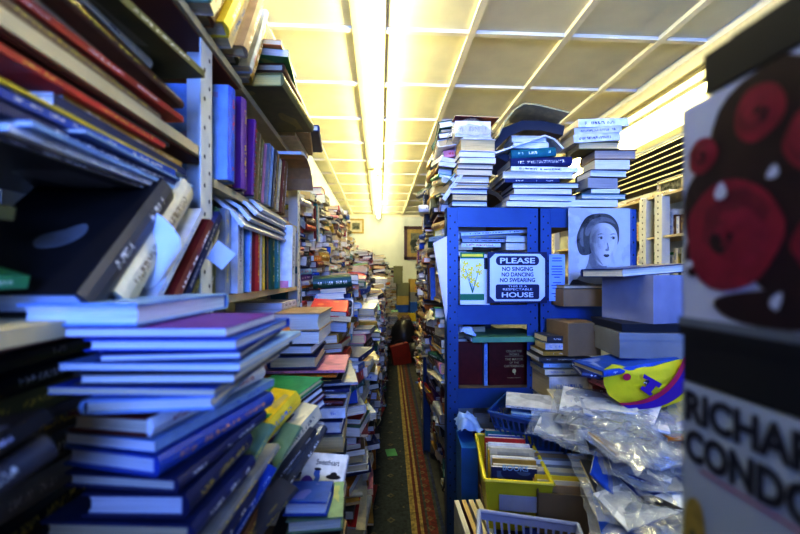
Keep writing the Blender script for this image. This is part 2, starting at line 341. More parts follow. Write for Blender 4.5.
# ---------------------------------------------------------------- carpet runner
def rug_material():
    m,nt,b=nmat('carpet_weave'); N=nt.nodes.new; L=nt.links.new
    tc=N('ShaderNodeTexCoord'); sp=N('ShaderNodeSeparateXYZ'); L(tc.outputs['Object'],sp.inputs[0])
    cr=N('ShaderNodeValToRGB'); cr.color_ramp.interpolation='CONSTANT'
    st=[(0,(.035,.045,.050)),(.675,(.27,.21,.08)),(.700,(.11,.03,.02)),(.716,(.28,.22,.09)),(.734,(.09,.025,.02)),(.748,(.05,.06,.06)),(.760,(.13,.03,.025)),(.80,(.05,.06,.06)),(.815,(.03,.04,.10)),(.832,(.05,.05,.05))]
    el=cr.color_ramp.elements
    el[0].position=0; el[0].color=(*st[0][1],1); el[1].position=st[1][0]; el[1].color=(*st[1][1],1)
    for p,c in st[2:]:
        q=el.new(p); q.color=(*c,1)
    mr=N('ShaderNodeMath'); mr.operation='ADD'; mr.inputs[1].default_value=.5; L(sp.outputs[0],mr.inputs[0]); L(mr.outputs[0],cr.inputs[0])
    # small woven motifs: diamonds on a lattice
    def M(op,a,bb=None):
        k=N('ShaderNodeMath'); k.operation=op
        for i,x in enumerate((a,bb)):
            if x is None: continue
            if isinstance(x,(int,float)): k.inputs[i].default_value=x
            else: L(x,k.inputs[i])
        return k.outputs[0]
    def dia(px,py,r,shift):
        a=M('ABSOLUTE',M('SUBTRACT',M('FRACT',M('ADD',M('DIVIDE',sp.outputs[0],px),shift)),.5)); c=M('ABSOLUTE',M('SUBTRACT',M('FRACT',M('ADD',M('DIVIDE',sp.outputs[1],py),shift)),.5))
        d=M('ADD',M('MULTIPLY',a,px),M('MULTIPLY',c,py)); return M('MULTIPLY',M('LESS_THAN',d,r),M('GREATER_THAN',d,r*.35))
    f1=M('MAXIMUM',dia(.16,.2,.022,0),dia(.16,.2,.022,.5))
    fld=M('MULTIPLY',f1,M('LESS_THAN',sp.outputs[0],.15))
    f2=M('MULTIPLY',dia(.05,.07,.02,.1),M('MULTIPLY',M('GREATER_THAN',sp.outputs[0],.255),M('LESS_THAN',sp.outputs[0],.305)))
    mx=N('ShaderNodeMix'); mx.data_type='RGBA'; mx.inputs['B'].default_value=(.16,.14,.08,1); L(M('MULTIPLY',M('MAXIMUM',fld,f2),.6),mx.inputs['Factor']); L(cr.outputs[0],mx.inputs['A'])
    nz=N('ShaderNodeTexNoise'); nz.inputs['Scale'].default_value=60; nz.inputs['Detail'].default_value=6; L(tc.outputs['Object'],nz.inputs['Vector'])
    r=N('ShaderNodeMapRange'); r.inputs[1].default_value=.3; r.inputs[2].default_value=.7; r.inputs[3].default_value=.65; r.inputs[4].default_value=1.5; L(nz.outputs['Fac'],r.inputs[0])
    sc=N('ShaderNodeVectorMath'); sc.operation='SCALE'; L(mx.outputs['Result'],sc.inputs[0]); L(r.outputs[0],sc.inputs['Scale']); L(sc.outputs[0],b.inputs['Base Color'])
    b.inputs['Roughness'].default_value=.9
    bp=N('ShaderNodeBump'); bp.inputs['Strength'].default_value=.3; bp.inputs['Distance'].default_value=.004; L(nz.outputs['Fac'],bp.inputs['Height']); L(bp.outputs[0],b.inputs['Normal'])
    return m
b=MB(); b.box((-.5,-3.2,0),(.335,3.2,.008))
o=b.build('carpet_runner',rug_material()); o.matrix_world=TR(.0,2.9,.001)@RZ(-1.4)
tag(o,'worn grey-green patterned carpet runner with striped border along the aisle floor','carpet')
b=MB(); b.box((-.035,-.05,0),(.035,.05,.001)); o=b.build('card',mat('green_card',(.08,.30,.14),.6)); o.matrix_world=TR(.075,2.48,.0105)@RZ(8)
tag(o,'small green card lying flat on the aisle carpet','card')

# ---------------------------------------------------------------- shelving
m_post=mat('shelf_white_metal',(.68,.67,.58),.45,var=.06); m_edge=mat('shelf_board_cream',(.62,.52,.30),.6,var=.12); m_hole=mat('slot_dark',(.03,.03,.03),.9)
m_blue=mat('shelf_blue_metal',(.03,.10,.28),.4,var=.10,scale=9); m_bluedk=mat('shelf_board_wood',(.30,.22,.13),.6,var=.15)
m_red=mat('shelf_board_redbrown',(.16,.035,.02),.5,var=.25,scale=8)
def post(parent,x,y,z0,z1,w,sx,sy,m,hs=.028,off=None):
    """slotted angle post, corner at x,y; flange to sx along X and sy along Y"""
    t=.0025
    o=off or Vector((0,0,0))
    b=MB(); 
    b.box((min(x,x+sx*w),min(y,y+sy*t),z0),(max(x,x+sx*w),max(y,y+sy*t),z1)); b.box((min(x,x+sx*t),min(y,y+sy*w),z0),(max(x,x+sx*t),max(y,y+sy*w),z1))
    z=z0+.03; k=0
    while z<z1-.01:
        f=.3 if k%2 else .7
        yy=y-sy*.0006 ; r=.0045 if w>.04 else .003
        cx=x+sx*w*f
        pts=[(cx+r*.7*math.cos(a),yy,z+r*math.sin(a)) for a in [i*math.pi/4 for i in range(8)]]
        b.face(pts,mi=1)
        xx=x-sx*.0006; cy=y+sy*w*f
        b.face([(xx,cy+r*.7*math.cos(a),z+r*math.sin(a)) for a in [i*math.pi/4 for i in range(8)]],mi=1)
        z+=hs; k+=1
    q=b.build('post',[m,m_hole],parent); q.location=-o
    return q
def unit(label,x0,x1,y0,y1,ztop,boards,m,mb,w,beam=.045,group=None,posts=((0,0),(1,0),(0,1),(1,1)),mlow=None):
    o=Vector(((x0+x1)/2,(y0+y1)/2,0))
    e=empty('shelving_unit',o,label,'shelving',group)
    for i,j in posts: post(e,(x0,x1)[i],(y0,y1)[j],0,ztop,w,(1,-1)[i],(1,-1)[j],m,off=o)
    for z in boards:
        b=MB(); t=.018
        b.box((x0+(.05 if x0==.29 else .004),y0+.004,z-t),(x1-.004,y1-.004,z)); s=b.build('shelf_board',mb,e); s.location=-o
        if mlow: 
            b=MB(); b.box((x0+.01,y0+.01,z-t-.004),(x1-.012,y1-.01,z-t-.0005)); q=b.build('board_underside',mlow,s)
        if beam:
            for yy in (y0,y1):
                b=MB(); b.box((x0+w*.9,yy-.002,z-beam),(x1-w*.9,yy+.002,z+.004)); q=b.build('cross_beam',m,e); q.location=-o
    return e
# left side, two bays
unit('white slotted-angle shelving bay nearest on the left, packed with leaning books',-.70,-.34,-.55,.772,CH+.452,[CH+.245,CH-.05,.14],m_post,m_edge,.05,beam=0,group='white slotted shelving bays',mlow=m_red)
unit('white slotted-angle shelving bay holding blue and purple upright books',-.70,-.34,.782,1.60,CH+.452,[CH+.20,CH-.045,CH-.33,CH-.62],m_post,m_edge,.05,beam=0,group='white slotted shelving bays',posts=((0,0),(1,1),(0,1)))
e=tag(bpy.data.objects.new('top_board',None),'long cream top shelf board with dark underside, left of the aisle','shelf board'); C.objects.link(e); e.location=(-.5,.5,CH+.455)
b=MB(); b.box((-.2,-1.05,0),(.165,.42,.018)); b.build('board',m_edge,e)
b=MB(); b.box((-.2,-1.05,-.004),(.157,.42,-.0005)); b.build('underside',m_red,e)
# blue slotted shelving on the right, two bays side by side
unit('blue slotted-angle shelving frame beside the aisle, holding the white notice',.29,.700,1.6,2.5,CH+.295,[CH+.292,CH-.135,CH-.50,CH-.85],m_blue,m_bluedk,.052,beam=.082,group='blue slotted shelving frames')
unit('blue slotted-angle shelving frame holding the portrait print',.706,1.15,1.6,2.5,CH+.295,[CH+.292,CH-.135,CH-.50,CH-.85],m_blue,m_bluedk,.052,beam=.082,group='blue slotted shelving frames')
# flat hidden support: work table at the end of the blue shelving
m_tab=mat('table_wood',(.20,.12,.06),.5,var=.2)
e=empty('table',(.86,1.2,0),'low wooden table buried under crates and bagged magazines','table')
b=MB(); b.box((-.50,-.33,.40),(.50,.37,.43)); bev(b.build('table_top',m_tab,e))
for sx in (-.46,.42):
    for sy in (-.31,.31):
        b=MB(); b.box((sx,sy,0),(sx+.04,sy+.04,.4)); b.build('leg',m_tab,e)
e=empty('low_bench',(-.30,.62,0),'low wooden bench under the tall blue-lit book stack','bench')
b=MB(); b.box((-.40,-.42,.66),(.17,.145,.69)); bev(b.build('bench_top',m_tab,e))
for sx in (-.18,.13):
    for sy in (-.30,.15):
        b=MB(); b.box((sx,sy,0),(sx+.03,sy+.03,.66)); b.build('leg',m_tab,e)
# ================================================================ LEFT, NEAR
# tall stack lit blue on the bench; measured on the plane Y=.52, top to bottom
rows=[(18,142,303,327,'pale blue','F','hard',{'D':.22,'yaw':-2,'label':'pale blue hardback lying on top of the tall blue-lit stack'}),
(45,232,327,338,'purple','U','soft',{'D':.16,'yaw':-3}),
(85,242,338,352,'blue','F','hard',{'D':.2}),
(92,236,352,362,'navy','F','hard',{'D':.2,'yaw':3}),
(60,250,362,372,'pale blue','F','soft',{'D':.24,'yaw':-4}),
(75,240,372,386,'charcoal','F','hard',{'D':.23}),
(48,226,386,397,'blue','F','soft',{'D':.2,'yaw':-5}),
(78,206,397,414,'pale blue','U','hard',{'D':.22,'yaw':4})]
stack_px('the tall blue-lit stack',.42,rows,'books in the tall blue-lit stack')
# the white and blue spines that run off towards the back, right of the stack: page edge faces camera
rows=[(80,178,414,436,'maroon','T','hard',{'D':.24,'yaw':-12,'spine':'white','ink':(.45,.12,.14),'label':'hardback with long white spine and maroon edges in the blue-lit stack'}),
(78,190,436,450,'pale blue','T','soft',{'D':.25,'yaw':-14}),
(74,192,450,474,'blue','T','hard',{'D':.23,'yaw':-15,'ink':(.8,.4,.2),'label':'thick blue hardback with orange spine lettering in the blue-lit stack'}),
(70,196,474,492,'navy','T','hard',{'D':.21,'yaw':-9}),
(84,192,492,520,'navy','T','hard',{'D':.17,'yaw':-4}),
(40,200,520,545,'navy','T','hard',{'D':.16,'yaw':-5}),
(40,210,545,565,'grey','T','hard',{'D':.26,'yaw':-3}),(40,205,565,590,'navy','T','hard',{'D':.24}),(40,205,590,606,'blue','T','hard',{'D':.24}),(40,205,606,634,'brown','T','hard',{'D':.24})]
for i,r in enumerate(rows):
    r[7].setdefault('label',f"{r[4]} {KN[r[6]][1]}, {nth(i+1)} book down in the lower blue-lit stack")
stack_px('x',.43,rows,'books in the lower blue-lit stack')
items=[('charcoal','hard',.24,.17,.035),('black','hard',.24,.17,.04),('brown','hard',.22,.16,.04),('navy','hard',.24,.17,.035),('charcoal','soft',.22,.16,.03),('black','hard',.24,.17,.04),('grey','hard',.22,.16,.035),('black','hard',.24,.17,.04),('charcoal','hard',.24,.17,.035),('olive','soft',.22,.16,.03),('black','hard',.24,.17,.03),('charcoal','hard',.22,.16,.025)]
flatpile_later=('the dark pile left of the blue-lit stack','dark pile left of the blue-lit stack',items,.692,-.43,.47)
# black open-cover book bottom left, tilted
s=spec(TR(-.385,.275,CH-.185)@RZ(-30)@RYm(-14)@RXm(24)@RZ(90),.22,.17,.012,'black','soft',ink=(.5,.5,.6))
make_book(s,'dark tilted paperback with pale edge, bottom left corner','dark slanting books')
s=spec(TR(-.395,.285,CH-.215)@RZ(-28)@RYm(-12)@RXm(22)@RZ(90),.22,.17,.022,'charcoal','hard')
make_book(s,'charcoal tilted hardback beneath the dark paperback, bottom left','dark slanting books')

# leaning books on the near shelf bay (bottom board -.05), spines towards the aisle
def lean(y,zc,L,W,T,cn,ang,label,x=-.335,kind='hard',side=1,yaw=0,group=None,**k):
    """upright book, spine facing +X (side=1) or -X; thickness along Y; leaning back by ang degrees about X"""
    ya=(-side,0,0)
    M=TR(x-side*W/2,y,zc)@RZ(yaw)@RXm(ang)@MX((0,0,L/2),(0,0,1),ya)
    s=spec(M,L,W,T,cn,kind,**k); make_book(s,label,group); return s
g='books leaning on the near left shelf'
zb=CH-.048
lean(.455,zb,.235,.17,.040,'black',-44,'black hardback leaning beside cream-paged book on near left shelf',group=g,ink=(.75,.75,.7),spine='charcoal',x=-.335)
lean(.515,zb,.25,.17,.042,'cream',-42,'thick worn cream hardback leaning behind black hardback',group=g,ink=(.3,.22,.12),x=-.335)
lean(.568,zb,.22,.17,.012,'pale grey',-42,'thin pale grey book leaning against thick cream one',group=g,kind='soft',x=-.33)
lean(.612,zb,.19,.14,.020,'maroon',-42,'small maroon hardback leaning beneath white curled paper',group=g,x=-.325)
lean(.652,zb,.22,.16,.016,'navy',-40,'navy and white paperback leaning right of the maroon one',group=g,kind='soft',x=-.33)
lean(.672,zb,.23,.16,.018,'dark green',-38,'dark green hardback leaning before the white post',group=g,x=-.345)
lean(.705,zb,.19,.15,.014,'olive',-36,'thin olive hardback leaning before the white post',group=g,x=-.345)
lean(.725,zb,.17,.14,.016,'cream',-33,'short cream paperback leaning before the white post',group=g,kind='soft',x=-.345)
# curled white paper and the frayed round-ended book
def pathobj(name,pts,width,T,m,M,label,cat,group=None):
    mc=MB(); bent(mc,mc,pts,width,T,(1,1,1)); o=mc.build(name,m,weld=True,smooth=True); o.matrix_world=M; return tag(o,label,cat,group)
m_paper=mat('white_paper',(.80,.80,.80),.6,var=.03); m_pblue=mat('pale_blue_paper',(.30,.45,.80),.5,var=.05); m_pyel=mat('cream_paper',(.66,.58,.32),.6,var=.08)
arc=[(.09*math.sin(t)*1.0,.09*(1-math.cos(t))) for t in [i*.16 for i in range(12)]]
cur=[(126,205,.58),(140,206,.57),(152,210,.565),(163,217,.56),(173,227,.56),(180,238,.565),(181,249,.575),(176,258,.59),(168,264,.61)]
b=MB()
for i in range(len(cur)-1):
    (xa,ya,Ya),(xb,yb,Yb_)=cur[i],cur[i+1]
    for k in range(4):
        f0,f1=k/4,(k+1)/4
        b.face([P(xa-34*f0,ya+52*f0,Ya+.01*f0),P(xb-34*f0,yb+52*f0,Yb_+.01*f0),P(xb-34*f1,yb+52*f1,Yb_+.01*f1),P(xa-34*f1,ya+52*f1,Ya+.01*f1)])
tag(b.build('paper_sheet',m_paper,weld=True,smooth=True),'white curled sheet of paper over the leaning books','paper')
b=MB()
for i in range(9): b.face([P(*q) for q in [(206,258,.72),(218,240,.70),(236,254,.68),(222,270,.70)]]); break
o=b.build('paper_slip',m_paper); tag(o,'small white paper slip sticking out across the white post','paper')
# stubby books leaning at extreme left
for i,(y,cn,an,z) in enumerate([(.385,'olive',20,.04),(.36,'cream',24,-.0),(.40,'green',22,-.03)]):
    s=spec(flatM(-.445,y-.03,CH+z+.03,'T',-14,14,0),.12,.12,.014,cn,'soft'); make_book(s,f'{cn} small paperback jutting out in front of the black hardback, far left','small paperbacks far left')

# flat pile lying over the leaning books
def flatpile(where,group,items,z,xface,y0,orient='T',gap=.0006,r=R,top_first=False,yawj=3):
    n=len(items); out=[]
    for i,it in enumerate(items):   # bottom to top
        cn,k,L,W,T=it[:5]; dy=it[5] if len(it)>5 else 0; dx=it[6] if len(it)>6 else 0; yaw=it[7] if len(it)>7 else r.uniform(-yawj,yawj); op=it[8] if len(it)>8 else {}
        cx=(xface+dx-W/2) if orient=='T' else (xface+dx+W/2)
        M=flatM(cx,y0+dy,z,orient,yaw,op.get('roll',0))
        s=spec(M,L,W,T,cn,k,r=r,**{q:op[q] for q in op if q in('ink','pc','spine')})
        make_book(s,op.get('label') or f"{cn} {kindname(s)}, {nth(n-i)} from top of {where}",group); out.append(s)
        z+=T+gap
    return z
flatpile(*flatpile_later)
items=[('charcoal','mag',.30,.21,.006,0,-.01),('white','mag',.29,.21,.007,.01,.0),('pale blue','mag',.30,.21,.006,.02,.008),('navy','hard',.34,.24,.010,-.02,.0),('pale blue','mag',.26,.2,.004,.06,.01),
('blue','hard',.30,.24,.011,-.01,.0),('yellow','mag',.30,.22,.004,-.0,.0),('white','hard',.29,.22,.012,.05,-.004,2,{'spine':'navy'}),('ochre','soft',.25,.2,.010,.06,-.01),('red','hard',.27,.2,.008,-.02,.0),('black','mag',.28,.2,.008,.0,-.01)]
z1=flatpile('flat pile over the leaning books','flat books over the leaning books',items,CH+.128,-.345,.50)
# flat big books on the upper board (+.245)
items=[('tan','hard',.30,.22,.013,-.03,.0,1),('red','hard',.33,.22,.010,.0,.01),('cream','soft',.30,.22,.018,-.04,-.01),('brown','hard',.34,.24,.014,.0,.012,2,{'ink':(.8,.65,.1)}),('black','hard',.30,.23,.018,.03,-.005),
('cream','hard',.30,.22,.016,-.04,-.01),('olive','hard',.36,.26,.012,.0,.03,-6,{'label':'large olive hardback jutting from near upper left shelf'}),('cream','soft',.28,.22,.018,-.06,.0),('charcoal','hard',.27,.2,.014,.0,-.02)]
flatpile('flat pile on the near upper left shelf','flat books on the near upper shelf',items,CH+.247,-.350,.49)
items=[('grey','soft',.24,.18,.022),('pale blue','hard',.24,.18,.018,.02,.01),('cream','soft',.22,.17,.02),('yellow','soft',.22,.17,.015),('blue','hard',.25,.18,.022),('cream','soft',.22,.17,.015),('black','hard',.25,.18,.022),('tan','hard',.24,.18,.022)]
flatpile('leftmost pile on the near upper left shelf','leftmost flat pile on the near upper shelf',items,CH+.247,-.350,.16)
items=[('black','hard',.22,.17,.03),('charcoal','hard',.22,.17,.03),('olive','soft',.2,.16,.025),('cream','soft',.2,.16,.025),('blue','hard',.22,.17,.03),('white','soft',.2,.16,.02),('black','hard',.22,.17,.03),('charcoal','hard',.22,.17,.03),('brown','hard',.22,.17,.03)]
flatpile('leftmost pile on the near lower left shelf','leftmost flat pile on the near lower shelf',items,CH-.048,-.39,.17)
# books on the very top board, leaning outwards over the aisle (board top at +.473)
zt=CH+.474
cols=['cream','tan','sage green','cream','brown','yellow','cream','tan','olive','pale grey','cream','ochre','brown','cream','green','black']
y=.60
for i,cn in enumerate(cols):
    T=R.uniform(.016,.030); L=R.uniform(.20,.27); W=R.uniform(.15,.20)
    lean(y,zt,L,W,T,cn,-32+R.uniform(-3,3),f'{cn} book, {nth(i+1)} from the left leaning along the top left shelf',x=-.31+R.uniform(-.02,.02),group='books leaning on the top left shelf',kind=R.choice(['hard','soft']))
    y+=T/math.cos(math.radians(32))+.001
    if y>.97: break
# big green-brown book lying across in second bay top
s=spec(flatM(-.335,1.10,zt,'T',-4,0),.30,.20,.034,'olive','hard',pc=(.62,.52,.2)); make_book(s,'thick olive-green hardback lying flat, jutting over the purple book')
ztop=zt+.036
items=[('black','hard',.22,.18,.022,.10,.0),('cream','soft',.20,.16,.02,.04,-.01),('tan','hard',.23,.17,.02,.1,-.02),('brown','hard',.2,.17,.022,.06,-.0),('green','soft',.2,.15,.02,.02,.01),('orange','soft',.19,.15,.014,0,0),('pale blue','soft',.17,.13,.012,.02,.0)]
flatpile('pile on the thick olive-green hardback','books on the thick olive-green hardback',items,ztop,-.27,1.10,yawj=7)
items=[('cream','soft',.24,.17,.014,.0,.0),('tan','hard',.24,.18,.02,.0,.03,8),('navy','hard',.23,.18,.022,.03,.06,6),('cream','soft',.2,.16,.02,0,.02)]
flatpile('far-end pile on top left shelf','books at the far end of the top shelf',items,CH+.455+.019,-.29,1.40)
e=bpy.data.objects.new('top_board',None); C.objects.link(e); tag(e,'short cream board continuing the top left shelf further back','shelf board'); e.location=(-.5,1.3,CH+.455)
b=MB(); b.box((-.2,-.378,0),(.160,.30,.018)); b.build('board',m_edge,e)

# second bay, board +.20: tall upright books
g='upright books on the second bay upper shelf'; zb=CH+.202
row=[('pale blue','hard',.205,.17,.038,-.325,-1.5,'blue box-backed hardback standing next to the white post',{'spine':'blue'}),
('brown','hard',.205,.17,.022,-.345,-1,'brown hardback standing between blue and purple books',{}),
('purple','hard',.215,.18,.036,-.325,-1,'thick glossy purple hardback standing on second bay shelf',{'spine':'purple'}),
('cream','soft',.19,.16,.014,-.34,-2,'cream booklet standing right of the purple hardback',{}),
('purple','hard',.20,.17,.016,-.325,-6,'purple book with red spots, leaning on second bay shelf',{'spine':'purple','ink':(.7,.03,.05)}),
('olive','soft',.19,.17,.020,-.33,-8,'olive book leaning right of the red-spotted purple one',{}),
('tan','mag',.19,.17,.010,-.33,-9,'thin tan booklet leaning on second bay shelf',{}),
('olive','soft',.18,.17,.02,-.33,-10,'second olive book leaning on second bay shelf',{}),
('pink','soft',.18,.17,.010,-.33,-11,'dusty pink booklet leaning on second bay shelf',{}),
('grey','soft',.19,.17,.014,-.325,-12,'grey booklet leaning on second bay shelf',{}),
('pale blue','soft',.19,.17,.018,-.325,-12,'pale blue book leaning on second bay shelf',{}),
('charcoal','hard',.19,.17,.016,-.325,-12,'charcoal book leaning on second bay shelf',{}),
('tan','soft',.19,.17,.02,-.325,-13,'tan book leaning on second bay shelf',{}),
('cream','soft',.18,.17,.02,-.325,-14,'cream paperback leaning near far end of second bay shelf',{}),
('maroon','hard',.19,.17,.02,-.325,-14,'maroon book leaning near far end of second bay shelf',{}),
('brown','hard',.19,.17,.024,-.325,-14,'brown book leaning last on second bay shelf',{})]
y=.825
m_spot=mat('print_spot_red',(.6,.03,.04),.5)
for cn,k,L,W,T,x,an,lab,op in row:
    y+=T/2; s_=lean(y,zb,L,W,T,cn,an,lab,x=x,kind=k,group=g,**op); y+=T/2+.006+abs(an)*.0004
    if 'spots' in lab:
        b=MB()
        for q in range(13):
            for w_ in (.25,.75):
                zz_=T*(w_ if q%2 else .5); xx_=-L/2+.012+q*.0145; b.face([(xx_+.0032*math.cos(t_),-W/2-.0052,zz_+.0032*math.sin(t_)) for t_ in [i_*math.pi/4 for i_ in range(8)]][::1])
        b.build('printed_spots',m_spot,s_['obj'])
# floppy things over the leaning row
floppy(TR(-.33,1.40,CH+.405)@RZ(90),[(-.14,-.0),(-.09,.012),(-.04,.014),(.02,.0),(.06,-.03),(.085,-.07)],.13,.010,'tan','drooping tan folder draped over the leaning books on second bay','draped folders')
# second bay lower, board -.045
g='upright folders on the second bay lower shelf'; zb=CH-.043
row=[('olive','soft',.18,.15,.02,-.36,-2,{}),('grey','soft',.19,.16,.03,-.34,-1,{}),('pale grey','soft',.185,.16,.034,-.325,-1,{}),('teal','soft',.20,.17,.02,-.335,-1,{}),('pale blue','soft',.18,.16,.014,-.325,-2,{}),('teal','hard',.21,.17,.02,-.335,-2,{}),
('red','hard',.20,.17,.03,-.325,-2,{'ink':(.85,.7,.05)}),('white','soft',.175,.16,.012,-.325,-2,{}),('black','soft',.18,.16,.016,-.33,-1,{}),('yellow','soft',.185,.16,.02,-.33,0,{}),('black','soft',.18,.16,.012,-.33,0,{}),('orange','soft',.185,.16,.014,-.33,0,{}),('dark green','hard',.20,.16,.04,-.325,0,{}),('teal','hard',.19,.16,.03,-.325,0,{}),('green','soft',.17,.16,.016,-.325,0,{}),('pink','soft',.18,.18,.012,-.30,-5,{}),('white','soft',.205,.20,.05,-.29,-4,{})]
y=.82
for i,(cn,k,L,W,T,x,an,op) in enumerate(row):
    y+=T/2; lean(y,zb,L,W,T,cn,an,f'{cn} book standing {nth(i+1)} from the white post, second bay lower shelf',x=x,kind=k,group=g,**op); y+=T/2+.0055+abs(an)*.0004
# magazines lying on top of them, drooping to the aisle
for i,(cn,dz) in enumerate([('grey',0),('charcoal',.014),('pale grey',.026),('cream',.036)]):
    floppy(TR(-.40,1.06+.02*i,CH+.168+dz*.8)@RZ(0),[(-.14,0),(-.05,.006),(.02,.006),(.06,-.004-.008*(3-i)),(.085,-.03-.01*(3-i))],.40-.05*i,.009,cn,f'{cn} magazine drooping over the upright folders, {nth(4-i)} from top','drooping magazines over the folders')
# shelf below: orange-brown book and purple one on board -.33... pile up to just under the board
items=[('grey','hard',.22,.17,.03),('white','soft',.22,.17,.025),('navy','hard',.24,.18,.03),('cream','soft',.2,.16,.03),('purple','hard',.2,.16,.016,.0,.03,8),('black','hard',.2,.16,.014,.02,.02),('purple','soft',.2,.16,.016,-.02,.05,5),('orange','hard',.22,.17,.022,.03,.09,-12,{'label':'orange-brown hardback lying under the second bay lower shelf'})]
flatpile('the pile under the second bay shelf','books piled under the second bay shelf',items,CH-.328,-.34,1.0)
items=[('cream','soft',.2,.17,.03),('white','soft',.2,.17,.03),('black','hard',.2,.17,.03),('tan','hard',.2,.17,.03),('white','soft',.2,.16,.03),('grey','soft',.2,.16,.03),('cream','soft',.2,.16,.025),('white','soft',.2,.16,.022)]
flatpile('the white-paged pile beside the far post','white-paged pile beside the far post',items,CH-.328,-.335,1.40)

# grey-lit stack of thick volumes (plane Y=1.05)
stack_px('the thick grey-paged stack',1.02,[(275,322,313,331,'tan','U','hard',{'D':.2,'pc':(.62,.60,.5)}),(277,320,332,344,'white','U','soft',{'D':.2}),(272,314,345,355,'charcoal','U','hard',{'D':.2,'spine':'maroon'}),(268,316,356,369,'navy','U','hard',{'D':.21}),
(258,344,370,374,'pink','S','mag',{'D':.2}),(262,338,375,378,'orange','S','mag',{'D':.2}),(256,342,379,383,'black','S','mag',{'D':.22}),(265,352,384,388,'grey','S','mag',{'D':.22,'yaw':9}),(262,350,389,393,'navy','S','mag',{'D':.22}),(264,348,394,399,'pale grey','S','mag',{'D':.22}),(262,345,400,407,'maroon','S','hard',{'D':.22}),(262,345,408,420,'white','S','soft',{'D':.22}),(262,342,421,436,'navy','U','hard',{'D':.2}),(262,342,437,455,'cream','U','soft',{'D':.2}),(262,342,456,475,'black','U','hard',{'D':.2}),(262,342,476,500,'grey','U','hard',{'D':.2}),(262,342,501,530,'brown','U','hard',{'D':.2})],'thick grey-paged stack')
# green book with gold lettering, tilted pile, bottom centre-left
g='tilted pile with the green gilt book'
base=TR(-.245,.83,CH-.262)@RZ(-26)@RYm(-4)@RXm(9)
zz=0
for cn,T,lab in [('green',.012,'green hardback with gilt lettering topping the tilted pile'),('black',.006,'thin black book directly beneath the green gilt hardback'),('black',.016,'black hardback with pale page edge beneath the green gilt one'),('maroon',.012,'maroon book low in the tilted pile under the green one'),('navy',.02,'navy book at the bottom of the tilted pile')]:
    zz-=T+.0006
    s=spec(base@TR(0,0,zz)@RZ(-90),.20,.15,T,cn,'hard',ink=(.1,.3,.12) if cn=='green' else None); e=make_book(s,lab,g)
    if cn=='green':
        gm=mat('gilt_lettering',(.55,.45,.10),.4,var=.2)
        for j,(w,yy) in enumerate([(.07,.045),(.05,.03),(.075,.012)]):
            b=MB()
            for q in range(5): b.box((-w/2+q*w/5,-.004,0),(-w/2+q*w/5+w/7,.004,.0004))
            o=b.build('gilt_line',gm,e); o.matrix_local=TR(-.02+yy*.7,0,.0123)@RZ(90)

# messy heap in front, bottom centre-left: yellow book, cream book with grey label, plastic-wrapped book etc.
def place_px(px,py,Y,yaw,roll,pitch,L,W,T,cn,kind,label,group=None,**k):
    p=P(px,py,Y); M=TR(*p)@RZ(yaw)@RYm(roll)@RXm(pitch); s=spec(M,L,W,T,cn,kind,**k); return make_book(s,label,group)
g='slanting books in the heap left of the aisle'
place_px(262,432,.74,62,-24,0,.17,.06,.035,'yellow','hard','bright yellow book slanting beside the tall blue-lit stack',g,spine='yellow')
place_px(283,443,.76,58,-24,0,.17,.07,.03,'cream','soft','cream paperback with dark spine panel slanting beside the yellow one',g,ink=(.05,.05,.08))
place_px(268,468,.69,58,-40,0,.17,.045,.006,'sage green','soft','grey-green booklet slanting below the cream paperback',g)
place_px(286,464,.72,58,-28,0,.16,.03,.012,'charcoal','soft','narrow charcoal booklet slanting in the heap',g)
place_px(236,474,.62,60,-44,0,.17,.05,.010,'sage green','soft','curled grey-green booklet beside the tall blue-lit stack',g)
place_px(243,502,.60,55,-40,0,.12,.05,.012,'blue','soft','small blue paperback slanting near the bottom edge',g)
place_px(262,518,.60,48,-30,0,.12,.05,.008,'charcoal','soft','charcoal booklet slanting near the bottom edge',g)
e=place_px(300,460,.76,60,-30,0,.15,.035,.020,'charcoal','hard','charcoal book in shiny plastic wrap with round white label',g)
b=crumple(.155,.042,.001,.003,3,12,8); o=b.build('plastic_wrap',MPL,e,smooth=True,weld=True); o.matrix_local=TR(0,0,.026)
b=MB(); b.face([(.009*math.cos(t),.009*math.sin(t),0) for t in [i*math.pi/8 for i in range(16)]]); o=b.build('round_label',m_paper,e); o.matrix_local=TR(-.05,0,.0303)
# white book with a drawn figure
e=place_px(322,484,.84,-12,0,42,.10,.125,.012,'white','soft','white paperback printed with a blue figure and hat, in the heap','books in the heap front',ink=(.75,.76,.78))
m_ink=mat('print_violet',(.10,.04,.40),.5); m_ink2=mat('print_blue',(.06,.16,.55),.5); m_blk=mat('print_black',(.02,.02,.03),.5)
def disc(cx,cy,rx,ry,n=18,rot=0): return [(cx+rx*math.cos(t)*math.cos(rot)-ry*math.sin(t)*math.sin(rot),cy+rx*math.cos(t)*math.sin(rot)+ry*math.sin(t)*math.cos(rot)) for t in [2*math.pi*i/n for i in range(n)]]
b=MB(); poly(b,disc(-.030,-.012,.016,.024,rot=.3)); poly(b,disc(-.038,-.036,.022,.02),.0001); b.build('printed_figure',m_ink,e).matrix_local=TR(0,0,.0124)
b=MB(); poly(b,disc(-.014,.018,.007,.009)); poly(b,disc(-.012,.0,.006,.016,rot=-.3),.0001); b.build('printed_head',m_ink2,e).matrix_local=TR(0,0,.0126)
b=MB(); poly(b,disc(.026,.012,.017,.005)); poly(b,disc(.026,.016,.008,.006),.0001); poly(b,disc(-.014,.026,.008,.003),.0002); b.build('printed_hat',m_blk,e).matrix_local=TR(0,0,.0126)
text_mesh('title_lettering','Sweetheart',.055,.012,m_blk,e,TR(.006,.042,.0127))
